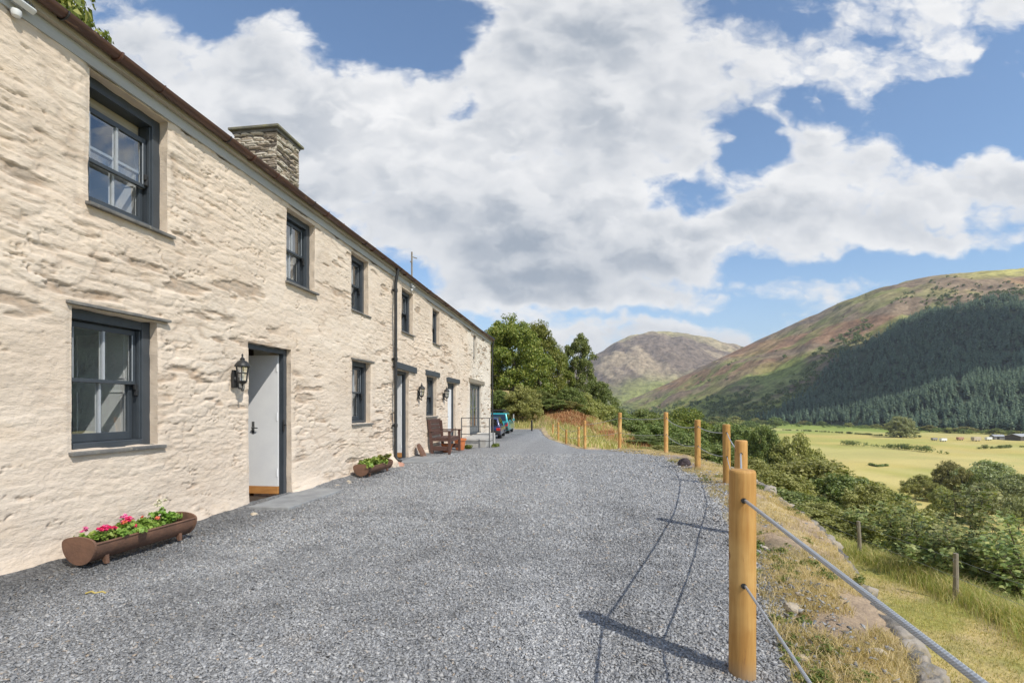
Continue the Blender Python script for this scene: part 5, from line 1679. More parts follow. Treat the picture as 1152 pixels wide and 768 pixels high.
def post_proto():
    r = empty('fence_post')
    n, nz_ = 28, 40
    zz_ = np.r_[np.linspace(-.25, .985, nz_), .996, 1.0]
    th = np.linspace(0, 2 * math.pi, n, endpoint=False)
    T_, Z_ = np.meshgrid(th, zz_)
    rad = 0.061 + (fbm(T_ * 1.5 + 3, Z_ * 1.2, 701) - .5) * .009
    rad[-2] -= .003; rad[-1] -= .009
    V = np.stack([rad * np.cos(T_), rad * np.sin(T_), Z_], -1).reshape(-1, 3)
    i = np.arange(len(zz_) * n).reshape(len(zz_), n)
    fq = np.stack([i[:-1].ravel(), np.roll(i, -1, 1)[:-1].ravel(), np.roll(i, -1, 1)[1:].ravel(), i[1:].ravel()], 1)
    V = np.r_[V, [[0, 0, 1.001]]]
    top = i[-1]
    ft = np.stack([top, np.roll(top, -1), np.full(n, len(V) - 1)], 1)
    o_ = npmesh('post_shaft', V, [fq, ft], M['post'], r)
    o_.data.set_sharp_from_angle(angle=R(50))
    for z in (.86, .455):
        q = MB(); q.lathe([(.013, -.066), (.013, .066)], 10, (0, 0, z), Matrix.Rotation(R(90), 3, 'X')); q.build('rope_hole', M['iron'], r)
    return r


pp = post_proto()
tops = []
for i, (x, y, pt) in enumerate(FP):
    c_ = pp if i == 0 else copy_tree(pp)
    z0 = gz(x, y) + .015 if x > gravel_x(y) else float(gravel_z(np.array([x]), np.array([y]))[0])
    zt = 1.3 + (458 - pt) / F * y
    c_.location = (x, y, z0); c_.scale = (1, 1, zt - z0)
    nx_ = FP[min(i + 1, len(FP) - 1)]; pv = FP[i - 1] if i else FP_OFF
    c_.rotation_euler = (R(rr.uniform(-.7, .7)) if i else 0, R(rr.uniform(-.9, .9)) if i else 0, math.atan2(-(nx_[0] - pv[0]), nx_[1] - pv[1]))
    tag(c_, PL[i], 'fence post', PG)
    tops.append((x, y, z0, zt - z0))
x, y = FP_OFF
c_ = copy_tree(pp, label='golden round post behind the viewer holding the near end of the wire ropes'); c_.location = (x, y, gz(x, y)); c_.scale = (1, 1, 1)
allp = [(x, y, gz(x, y), 1.0)] + tops


def rope(fr, label, sags, rad):
    pts = []
    for i in range(len(allp) - 1):
        a_ = Vector((allp[i][0], allp[i][1], allp[i][2] + allp[i][3] * fr)); b_ = Vector((allp[i + 1][0], allp[i + 1][1], allp[i + 1][2] + allp[i + 1][3] * fr))
        for k_ in range(14):
            f_ = k_ / 14
            p = a_.lerp(b_, f_); p.z -= sags[min(i, len(sags) - 1)] * 4 * f_ * (1 - f_)
            pts.append(p)
    pts.append(b_)
    q = MB()
    q.tube(pts, rad, 8)
    o_ = q.build('wire_rope', None or ropem, None, True)
    tag(o_, label, 'wire rope', 'wire ropes strung through the golden posts')


m, t, b, o = newmat('wire_rope')
tcn = t.n('ShaderNodeTexCoord')
wv_n = t.n('ShaderNodeTexWave', {'Vector': t.n('ShaderNodeMapping', {'Vector': tcn.outputs['Object'], 'Rotation': (R(35), R(20), 0)}), 'Scale': 80.0, 'Distortion': 0.3}, bands_direction='Z')
t.set(b, 'Base Color', t.mix(wv_n.outputs[0], (0.42, 0.44, 0.46), (0.56, 0.58, 0.60)))
b.inputs['Metallic'].default_value = .5; b.inputs['Roughness'].default_value = .45
t.set(b, 'Normal', t.n('ShaderNodeBump', {'Height': wv_n.outputs[0], 'Strength': .5, 'Distance': .002}))
ropem = m
rope(.86, 'upper galvanised wire rope strung through the golden posts', [.0, .01, .04, .05, .12, .05, .04], .0075)
rope(.455, 'lower galvanised wire rope strung through the golden posts', [.0, .02, .07, .06, .12, .06, .04], .006)

# ------------------------------------------------------------------ field fence below the bank
fpr = empty('field_post', label='nearer weathered grey field post in the tall grass', cat='fence post', group='weathered field fence posts')
q = MB(); q.tube([(0, 0, -.3), (.005, 0, .5), (0, .01, 1.02)], [.052, .05, .046], 10); q.build('shaft', M['oldpost'], fpr)
q = MB(); q.tube([(-.05, .0, .9), (-.065, 0, .86), (-.05, 0, .82)], .004, 5); q.build('staple', M['wire'], fpr)
FFP = [(9.35, 10.5, 'nearer'), (9.85, 14.1, 'farther'), (8.95, 6.9, 'side'), (10.2, 18.2, 'hidden')]
for i, (x, y, w_) in enumerate(FFP[:2]):
    c_ = fpr if i == 0 else copy_tree(fpr, label='farther weathered grey field post among the bushes')
    c_.location = (x, y, gz(x, y)); c_.rotation_euler = (R(-1), R(2 - 3 * i), .4 * i)
for hz, lb in ((.92, 'upper thin fence wire between the weathered field posts'), (.55, 'lower thin fence wire between the weathered field posts')):
    q = MB(); q.tube([(x - .05, y, gz(x, y) + hz) for x, y, _ in (FFP[2], FFP[0], FFP[1], FFP[3])], .0035, 5)
    tag(q.build('fence_wire', M['wire']), lb, 'fence wire', 'thin wires of the field fence')

# ------------------------------------------------------------------ grass
def blades(x, y, z, h, w, lean, seed):
    r = np.random.default_rng(seed); n = len(x)
    a = r.random(n) * 6.28; b_ = r.random(n) * 6.28
    wx, wy = np.cos(a) * w / 2, np.sin(a) * w / 2
    lx, ly = np.cos(b_) * lean * h, np.sin(b_) * lean * h
    V = np.stack([np.c_[x - wx, y - wy, z - .01], np.c_[x + wx, y + wy, z - .01], np.c_[x + wx * .75 + lx * .35, y + wy * .75 + ly * .35, z + h * .6], np.c_[x - wx * .75 + lx * .35, y - wy * .75 + ly * .35, z + h * .6],
                  np.c_[x + lx, y + ly, z + h * np.sqrt(np.maximum(.05, 1 - lean ** 2 * .6))]], 1).reshape(-1, 3)
    k_ = (np.arange(n) * 5)[:, None]
    return V, k_ + np.array([[0, 1, 2, 3]]), k_ + np.array([[3, 2, 4]])


def grass(name, groups, mat, label):
    Vs, Q, T_ = [], [], []; k0 = 0
    for g_ in groups:
        v, q, t_ = g_
        Vs.append(v); Q.append(q + k0); T_.append(t_ + k0); k0 += len(v)
    o_ = npmesh(name, np.concatenate(Vs), [np.concatenate(Q), np.concatenate(T_)], mat, smooth=False)
    tag(o_, label, 'grass', kind='stuff')


M['straw'] = leafmat('dry_straw', [(0.42, 0.36, 0.13), (0.62, 0.50, 0.23), (0.74, 0.62, 0.36)], .7, .25, .4, 1.2)
M['turf'] = leafmat('short_turf', [(0.20, 0.22, 0.05), (0.42, 0.36, 0.13), (0.58, 0.46, 0.22)], .7, .25, .5, .8)
M['tallgrass'] = leafmat('tall_grass', [(0.20, 0.27, 0.05), (0.37, 0.40, 0.11), (0.62, 0.52, 0.25), (0.66, 0.52, 0.31)], .6, .3, .4, .6)
M['weed'] = leafmat('green_weeds', [(0.09, 0.14, 0.03), (0.16, 0.22, 0.05), (0.28, 0.30, 0.09)], .6, .3, .3, 1.0)
r = np.random.default_rng(91)


def bank_pts(n, y0, y1, clus=None):
    y = y0 + (y1 - y0) * r.random(n) ** 1.4; g_ = gravel_x(y); e_ = edge_x(y)
    x = g_ - .05 + (e_ - g_ - .0) * r.random(n)
    keep = fbm(x * 2.1, y * 2.1, 37, 4) < .60
    if clus is not None:
        keep &= fbm(x * 1.3, y * 1.3, clus, 3) > .52
    x, y = x[keep], y[keep]
    return x, y, ground_z(x, y) + (fbm(x * 3.2, y * 3.2, 21) - .5) * .14 * .6


g1 = []
x, y, z = bank_pts(34000, 1.8, 17); n = len(x)
g1.append(blades(x, y, z - .01, r.uniform(.015, .06, n), r.uniform(.002, .005, n), r.uniform(.5, 1.3, n), 1))
x, y, z = bank_pts(12000, 1.8, 17, 55); n = len(x)
g1.append(blades(x, y, z - .01, r.uniform(.04, .11, n), r.uniform(.003, .005, n), r.uniform(.3, 1.0, n), 2))
x, y, z = bank_pts(26000, 1.8, 17); n = len(x)
g1.append(blades(x, y, z + r.uniform(0, .02, n), r.uniform(.02, .06, n), r.uniform(.0015, .0035, n), r.uniform(1.25, 2.2, n), 8))
grass('dry_grass', g1, M['straw'], 'short bleached grass on the bank beside the gravel')
g2 = []
n = 90000
x = r.uniform(2.2, 9.6, n); y = 2.0 + 13 * r.random(n) ** 1.2
k_ = (x > edge_x(y) + .25); x, y = x[k_], y[k_]; n = len(x)
g2.append(blades(x, y, ground_z(x, y), r.uniform(.02, .07, n), r.uniform(.005, .011, n), r.uniform(.4, 1.3, n), 3))
grass('turf', g2, M['turf'], 'mown yellow green grass on the lower terrace')
g3 = []
n = 26000
y = 4.0 + 14 * r.random(n); fxl = np.interp(y, [4, 6.9, 10.5, 14.1, 18.2], [8.6, 8.95, 9.35, 9.85, 10.2])
x = fxl + .25 + r.normal(0, .36, n) + (fbm(y * 1.1, y * 0, 69) - .5) * .8
hv = (.16 + .58 * fbm(x * 1.2, y * 1.2, 66, 3)) * np.clip(1.1 - np.abs(x - fxl - .3) * .7, .25, 1)
g3.append(blades(x, y, ground_z(x, y), hv * r.uniform(.4, 1.15, n), r.uniform(.005, .011, n), r.uniform(.25, 1.0, n), 4))
grass('tall_grass', g3, M['tallgrass'], 'tall seeding grass along the field fence')
# small green weeds on the bank: little leaf rosettes
cl = []
for i in range(420):
    yy_ = 1.9 + 13 * r.random() ** 1.5; g_ = float(gravel_x(yy_)); e_ = float(edge_x(yy_)); xx_ = g_ + (e_ - g_) * r.random()
    if fbm(np.array([xx_ * .9]), np.array([yy_ * .9]), 77, 3)[0] < .49: continue
    for _ in range(3):
        cl.append((xx_ + r.normal(0, .05), yy_ + r.normal(0, .05), gz(xx_, yy_) + .012, r.uniform(.02, .055)))
V, Fq_ = leaf_cloud(92, np.array(cl), len(cl) * 34, .017, .4, up=1.0)
V[:, 2] = np.maximum(V[:, 2], ground_z(V[:, 0], V[:, 1]) - .02)
wd_ = npmesh('weeds', V, [Fq_], M['weed'], smooth=False); tag(wd_, 'small green weeds scattered over the straw bank', 'weeds', kind='stuff')
# rough grass and bracken on the far bank
n = 40000
y = r.uniform(22, 56, n); x = r.uniform(-7, 12, n)
k_ = (y > 42.2) | (x > gravel_x(y) + .35); x, y = x[k_], y[k_]; n = len(x)
zq = ground_z(x, y)
_t = np.clip(((x - 4.8) * 6.7 + (y - 48) * -19.5) / (6.7 ** 2 + 19.5 ** 2), 0, 1)
red = (np.hypot(x - (4.8 + 6.7 * _t), y - (48 - 19.5 * _t)) < 2.3) & (fbm(x / 2, y / 2, 44) > .40)
hq = r.uniform(.12, .5, n) * (.4 + fbm(x, y, 45))
M['bracken'] = leafmat('dry_bracken', [(0.24, 0.12, 0.05), (0.40, 0.22, 0.095), (0.50, 0.36, 0.17)], .8, .2, .4, .5)
grass('bracken', [blades(x[red], y[red], zq[red], hq[red] * .8, np.full(red.sum(), .05), r.uniform(.4, 1.2, red.sum()), 6)], M['bracken'], 'rust brown dry bracken on the bank at the end of the drive')
gr_ = ~red
grass('rough_grass', [blades(x[gr_], y[gr_], zq[gr_], hq[gr_], np.full(gr_.sum(), .035), r.uniform(.3, 1.0, gr_.sum()), 7)], M['tallgrass'], 'rough yellow green grass on the bank beyond the parked cars')

# ------------------------------------------------------------------ stones
def stone(x, y, s, flat_, mat, label, group, seed, z=None, name='stone'):
    bm = bmesh.new(); bmesh.ops.create_icosphere(bm, subdivisions=3, radius=1)
    r_ = random.Random(seed); o3 = Vector((r_.random() * 9, r_.random() * 9, r_.random() * 9))
    from mathutils import noise as mn
    for v_ in bm.verts:
        q_ = v_.co.copy()
        d_ = mn.noise(q_ * 1.1 + o3) * .35 + mn.noise(q_ * 2.7 + o3) * .14 + mn.noise(q_ * 6 + o3) * .05
        v_.co = Vector((q_.x * s[0], q_.y * s[1], q_.z * s[2])) * (1 + d_)
    me = bpy.data.meshes.new(name); bm.to_mesh(me); bm.free(); me.materials.append(mat)
    o_ = bpy.data.objects.new(name, me); link(o_)
    o_.location = (x, y, (gz(x, y) if z is None else z) + s[2] * .35); o_.rotation_euler = (0, 0, r_.random() * 6)
    tag(o_, label, 'stone', group)
    return o_


M['palestone'] = pm('pale_stone', (0.52, 0.44, 0.33), (0.38, 0.34, 0.28), 9, .9, .5, 30)
M['greystone'] = pm('grey_stone', (0.30, 0.29, 0.28), (0.20, 0.20, 0.21), 9, .9, .5, 30)
M['darkstone'] = pm('dark_stone', (0.075, 0.055, 0.06), (0.04, 0.035, 0.04), 12, .9, .6, 30)
stone(1.80, 3.18, (.075, .05, .022), 1, M['palestone'], 'pale flat stone on the bank behind the nearest golden post', None, 1)
stone(3.82, 11.0, (.13, .12, .12), 1, M['darkstone'], 'dark purple rock at the gravel edge beside the fourth golden post', None, 2)
for i in range(14):
    yy_ = 2.0 + 12 * rr.random() ** 1.3; xx_ = float(gravel_x(yy_)) + (float(edge_x(yy_)) - float(gravel_x(yy_))) * rr.random()
    q_ = rr.uniform(.012, .028)
    stone(xx_, yy_, (q_ * 1.4, q_, q_ * .55), 1, M['palestone'] if i % 3 else M['greystone'], 'small pale stone half sunk in the straw bank' if i % 3 else 'small grey stone half sunk in the straw bank', 'small stones on the straw bank', 10 + i)
M['cream_stone'] = pm('limewashed_stone', (.66, .57, .47), (.58, .48, .38), 8, .9, .5, 30)
M['pinkstone'] = pm('reddish_stone', (.46, .25, .18), (.36, .2, .15), 9, .9, .5, 30)
p = hw(10.85, .16, -.03)
q_ = stone(p.x, p.y, (.15, .18, .17), 1, M['cream_stone'], 'whitewashed rounded boulder at the wall foot beside the drainpipe', None, 60)
p = hw(11.02, .30, -.02)
stone(p.x, p.y, (.10, .12, .08), 1, M['pinkstone'], 'reddish bare stone against the whitewashed boulder', None, 61)
for i, (s_, o__) in enumerate([(8.3, .28), (8.55, .36), (8.75, .25), (6.1, .35)]):
    p = hw(s_, o__, 0)
    stone(p.x, p.y, (.05, .04, .025), 1, M['palestone'], 'small pale pebble on the gravel near the cottage wall', 'pale pebbles near the cottage wall', 70 + i)

# ------------------------------------------------------------------ door slabs, landing, railing
def slab(s0, s1, o0, o1, z0, z1, label, mat, name='doorstep_slab', cat='slab', group=None):
    q = MB()
    q.box(s0, s1, -o1, -o0, z0, z1, .008)
    ob = q.build(name, mat)
    ob.matrix_world = HM
    tag(ob, label, cat, group)
    return ob


M['slab'] = pm('slate_slab', (0.31, 0.32, 0.325), (0.23, 0.235, 0.24), 4, .8, .5, 22, spots=((.36, .35, .31), 6, .6))
slab(6.38, 7.85, .03, .62, -.04, .045, 'slate slab lying in front of the first open door', M['slab'])
slab(11.5, 12.95, .05, .85, -.05, .05, 'slate slab lying in front of the second open door', M['slab'])
q = MB(); q.prism([(17.25, -.03), (17.25, -1.0), (19.2, -1.0), (19.2, -.55), (21.7, -.55), (21.7, -.03)], 2, -.6, .21)
ob = q.build('landing', M['concrete']); ob.matrix_world = HM; tag(ob, 'pale concrete landing outside the glazed double door', 'landing')
rl = empty('railing', HO, HRZ, 'thin grey metal railing at the near end of the concrete landing', 'railing')
zb = gz(hw(16.9, 1.2, 0).x, hw(16.9, 1.2, 0).y) - .02
for o__ in (.25, 1.2):
    q = MB(); q.box(16.885, 16.915, -o__ - .015, -o__ + .015, zb, .955, .003); q.build('upright', M['rail'], rl)
for z in (.94, .66, .40, .17):
    q = MB(); q.box(16.89, 16.91, -1.2, -.25, z - .012, z + .012, .003); q.build('rail', M['rail'], rl)
for z in (.94, .17):
    q = MB(); q.box(16.91, 17.6, -1.21, -1.19, z - .012, z + .012, .003); q.build('rail', M['rail'], rl)
q = MB(); q.box(17.585, 17.615, -1.215, -1.185, zb, .955, .003); q.build('upright', M['rail'], rl)

# ------------------------------------------------------------------ bench
bn = empty('bench', hw(13.95, .06, 0), HRZ + R(180), 'brown slatted wooden bench against the cottage wall', 'bench')  # local -x along the facade away, +y outwards
BL_, BD_ = 1.18, .60


def bpart(name, *boxes):
    q = MB()
    for b__ in boxes:
        q.box(*b__[:6], .006, *(b__[6:] if len(b__) > 6 else ()))
    return q.build(name, M['bench'], bn)


for x0 in (-.07, -BL_):
    bpart('leg', (x0, x0 + .07, BD_ - .07, BD_, 0, .62))
    bpart('leg', (x0, x0 + .07, 0, .075, 0, .92, (R(5), 0, 0), (x0, .04, .4)))
    bpart('armrest', (x0 - .015, x0 + .085, -.02, BD_ + .05, .62, .655))
    bpart('side_rail', (x0 + .01, x0 + .06, .07, BD_ - .07, .36, .43))
    bpart('side_rail', (x0 + .01, x0 + .06, .07, BD_ - .07, .10, .22))
for k_ in range(5):
    bpart('seat_slat', (-BL_ + .005, -.005, .08 + k_ * .103, .165 + k_ * .103, .43, .455))
for k_ in range(4):
    bpart('back_slat', (-BL_ + .07, -.07, -.012 - k_ * .012, .012 - k_ * .012, .50 + k_ * .112, .585 + k_ * .112))
bpart('top_rail', (-BL_ - .0, -.0, -.055, -.02, .90, .965))
bpart('apron', (-BL_ + .07, -.07, BD_ - .06, BD_ - .03, .34, .43))

# rounded board leaning on the wall
ld = empty('leaning_board', hw(12.98, .24, 0.0), HRZ + R(180), 'rust brown round topped board leaning against the wall before the bench', 'board')
q = MB()
poly = [(-.16, 0), (.16, 0), (.16, .2)] + [(.16 * math.cos(a), .2 + .2 * math.sin(a)) for a in np.linspace(.2, math.pi - .2, 12)] + [(-.16, .2)]
vs0 = len(q.b.verts)
q.prism(poly, 1, -.02, .02)
ob = q.build('plate', M['rust'], ld); ob.rotation_euler = (R(26), 0, R(0))
q = MB(); q.prism([(px_ * .8, pz_ * .86 + .02) for px_, pz_ in poly], 1, .021, .027)
ob = q.build('raised_panel', M['rust'], ld); ob.rotation_euler = (R(26), 0, 0)

# ------------------------------------------------------------------ pots
def pot(s, o__, r_, h_, label, z=0.0):
    p = hw(s, o__, z)
    z0 = gz(p.x, p.y) + .012
    c_ = empty('terracotta_pot', (p.x, p.y, z0), 0, label, 'plant pot', 'terracotta pots by the bench')
    q = MB(); q.lathe([(r_ * .68, 0), (r_ * .7, .01), (r_ * .95, h_ * .82), (r_ * 1.08, h_ * .83), (r_ * 1.1, h_), (r_ * .96, h_), (r_ * .92, h_ * .86), (r_ * .05, h_ * .84)], 24); q.build('pot', M['terracotta'], c_, True)
    q = MB(); q.lathe([(r_ * .9, h_ * .84), (r_ * .5, h_ * .9), (0.01, h_ * .92)], 16); q.build('compost', M['soil'], c_)
    return c_, Vector((p.x, p.y, z0 + h_ * .9))


pot(15.0, .28, .17, .24, 'terracotta pot seen under the far arm of the bench')
pc, ptop = pot(16.0, .42, .19, .36, 'tall terracotta pot standing behind the brown bench')

# ------------------------------------------------------------------ trough planters
def trough(s0, L_, o__, r_, label, tilt=0.0):
    p = hw(s0, o__, 0)
    z0 = float(gravel_z(np.array([p.x]), np.array([p.y]))[0]) + .02
    t_ = empty('trough_planter', (p.x, p.y, z0), HRZ + tilt, label, 'planter', 'rusty iron trough planters by the wall')
    zc_ = r_ + .02
    q = MB()
    a = np.linspace(math.pi * .98, math.pi * 2.02, 22)
    prof_ = [(r_ * math.cos(x), zc_ + r_ * math.sin(x)) for x in a] + [((r_ - .012) * math.cos(x), zc_ + (r_ - .012) * math.sin(x)) for x in a[::-1]]
    q.prism(prof_, 0, .012, L_ - .012)
    q.tube([(.01, prof_[0][0], prof_[0][1]), (L_ - .01, prof_[0][0], prof_[0][1])], .009, 8); q.tube([(.01, -prof_[0][0], prof_[0][1]), (L_ - .01, -prof_[0][0], prof_[0][1])], .009, 8)
    q.build('trough_body', M['rust'], t_, True)
    a1 = np.linspace(math.pi, 2 * math.pi, 20)[:-1]; a2 = np.linspace(0, math.pi, 20)[:-1]
    disc = [((r_ + .008) * math.cos(x), zc_ + (r_ + .008) * math.sin(x)) for x in a1] + [((r_ + .008) * math.cos(x), zc_ + .062 * math.sin(x) ** .8) for x in a2]
    for xa, xb in ((-.006, .012), (L_ - .012, L_ + .006)):
        q = MB(); q.prism(disc, 0, xa, xb); q.build('end_plate', M['rust'], t_)
    for xa in (.12, L_ - .15):
        q = MB(); q.prism([(-r_ * .75, -.005), (-r_ * .62, -.005), (-r_ * .35, .055), (r_ * .35, .055), (r_ * .62, -.005), (r_ * .75, -.005), (r_ * .70, .10), (-r_ * .70, .10)], 0, xa, xa + .03); q.build('foot', M['rust'], t_)
    q = MB()
    nn = 16
    for i in range(nn):
        for j in range(5):
            def P_(i_, j_):
                return (.013 + (L_ - .026) * i_ / nn, (-1 + 2 * j_ / 5) * (r_ - .022), zc_ - .02 + .012 * math.sin(i_ * 2.3 + j_ * 1.7))
            q.quad(P_(i, j), P_(i + 1, j), P_(i + 1, j + 1), P_(i, j + 1))
    bmesh.ops.remove_doubles(q.b, verts=q.b.verts, dist=1e-4)
    q.build('soil', M['soil'], t_, True)
    bpy.context.view_layer.update()
    return t_, zc_ - .02


M['petal_red'] = pm('magenta_petals', (0.75, 0.03, 0.16), (0.60, 0.02, 0.10), 40, .6)
M['petal_pink'] = pm('pink_petals', (0.72, 0.18, 0.36), (0.66, 0.12, 0.28), 40, .6)
M['petal_orange'] = pm('salmon_petals', (0.78, 0.22, 0.12), (0.7, 0.15, 0.08), 40, .6)
M['petal_white'] = pm('cream_petals', (0.78, 0.76, 0.58), (0.74, 0.7, 0.5), 40, .6)


def plant(tr, zt, x, y, h, w, blooms, seed, label, group, nleaf=170, ls=.021, pet=None, mat='leaf_fresh'):
    p = Matrix.Translation(tr.location) @ Matrix.Rotation(tr.rotation_euler.z, 4, 'Z') @ Vector((x, y, zt))
    c_ = empty('flowering_plant' if blooms else 'leafy_plant', p, 0, label, 'plant', group)
    r_ = np.random.default_rng(seed)
    cl = [(r_.normal(0, w * .3), r_.normal(0, w * .3), h * r_.uniform(.25, .75), w * .28) for _ in range(9)]
    V, q_ = leaf_cloud(seed, cl, nleaf, ls, .75, up=.9); V[:, 2] = np.maximum(V[:, 2], -.02)
    npmesh('foliage', V, [q_], M[mat], c_, smooth=False)
    q = MB()
    for (bx, by, bz, *_r) in cl: q.tube([(0, 0, -.01), (bx * .6, by * .6, bz * .5), (bx, by, bz)], [.004, .003, .002], 5)
    q.build('stems', M['weed'], c_)
    for (bx, by, bz, br, mt) in blooms:
        cl2 = [(bx + r_.normal(0, br * .45), by + r_.normal(0, br * .45), bz + r_.normal(0, br * .35), br * .5) for _ in range(6)]
        V, q_ = leaf_cloud(seed + int(bz * 1e4), cl2, 70, br * .42, .8, up=.8)
        npmesh('bloom', V, [q_], M[mt], c_, smooth=False)
    return c_


T1, z1_ = trough(4.0, .97, .34, .152, 'long rusty trough planter with pink flowers under the ground floor window', R(-3))
FGp = 'flowering plants in the near trough'
plant(T1, z1_, .17, -.03, .11, .15, [(.0, .0, .115, .035, 'petal_red'), (-.03, .05, .11, .02, 'petal_pink')], 1, 'plant with the biggest magenta bloom at the near end of the trough', FGp)
plant(T1, z1_, .09, .05, .08, .10, [(0, .0, .12, .022, 'petal_pink')], 2, 'small pink flowering plant tucked at the near wall side of the trough', FGp, 90)
plant(T1, z1_, .33, -.04, .11, .15, [(.03, -.02, .13, .022, 'petal_orange'), (-.04, .05, .12, .018, 'petal_pink')], 3, 'green plant with small salmon blooms next to the biggest magenta bloom', FGp)
plant(T1, z1_, .42, .04, .13, .15, [(.02, .0, .13, .032, 'petal_red'), (-.06, .05, .14, .028, 'petal_pink')], 4, 'plant with pale and deep pink blooms at the middle of the trough', FGp)
plant(T1, z1_, .52, -.03, .12, .15, [(.0, .0, .13, .015, 'petal_orange')], 5, 'bushy green plant with hardly any bloom at the middle of the trough', FGp)
plant(T1, z1_, .72, .02, .19, .17, [(.0, .02, .22, .026, 'petal_white'), (.04, -.04, .20, .022, 'petal_white'), (-.05, .05, .19, .022, 'petal_white'), (.02, .06, .235, .02, 'petal_white')], 6, 'tallest plant in the trough with cream white flowers', FGp, 220)
plant(T1, z1_, .86, -.02, .10, .13, [], 7, 'low green plant at the far end of the trough', FGp, 130)
plant(T1, z1_, .25, .05, .08, .13, [(.0, .0, .10, .024, 'petal_pink'), (.05, .02, .09, .02, 'petal_red')], 8, 'low pink flowering plant on the wall side between the two magenta blooms', FGp, 110)
plant(T1, z1_, .50, .06, .09, .13, [(.0, .0, .11, .022, 'petal_pink'), (-.04, .02, .10, .018, 'petal_white')], 9, 'low pink and cream flowering plant on the wall side at the middle of the trough', FGp, 110)
plant(T1, z1_, .62, -.05, .09, .14, [(.02, .0, .10, .018, 'petal_orange')], 10, 'low green plant with one salmon bloom hanging at the front rim', FGp, 130)
plant(T1, z1_, .40, -.07, .07, .12, [(.0, .0, .085, .022, 'petal_red')], 11, 'small magenta flowering plant at the front rim of the trough', FGp, 100)
T2, z2_ = trough(9.2, 1.05, .27, .15, 'short looking rusty trough of green leafy plants beside the drainpipe', R(-2))
FG2 = 'leafy plants in the far trough'
for i, (x, h_, lb) in enumerate([(.15, .13, 'bright leafy plant at the near end of the far trough'), (.38, .16, 'second bright leafy plant in the far trough'), (.62, .15, 'leafy plant in the middle of the far trough, beside the dark one')]):
    plant(T2, z2_, x, 0, h_, .24, [], 20 + i, lb, FG2, 260, .028)
plant(T2, z2_, .85, .02, .22, .26, [], 25, 'tallest darker leafy plant at the drainpipe end of the far trough', FG2, 260, .03, mat='leaf_green')

# scrap of yellow strap on the gravel
q = MB(); pts = [(-.07, 0, -.006), (-.035, .008, .004), (.0, -.004, -.004), (.04, .006, .004), (.07, .0, -.004)]
q.tube([(-2.86 + a_, 3.42 + b__, .03 + c_) for a_, b__, c_ in pts], .006, 6)
ob = q.build('yellow_strap', pm('yellow_plastic', (.50, .40, .12), (.42, .33, .1), 9, .7)); tag(ob, 'scrap of yellow strap lying on the gravel before the trough', 'strap')

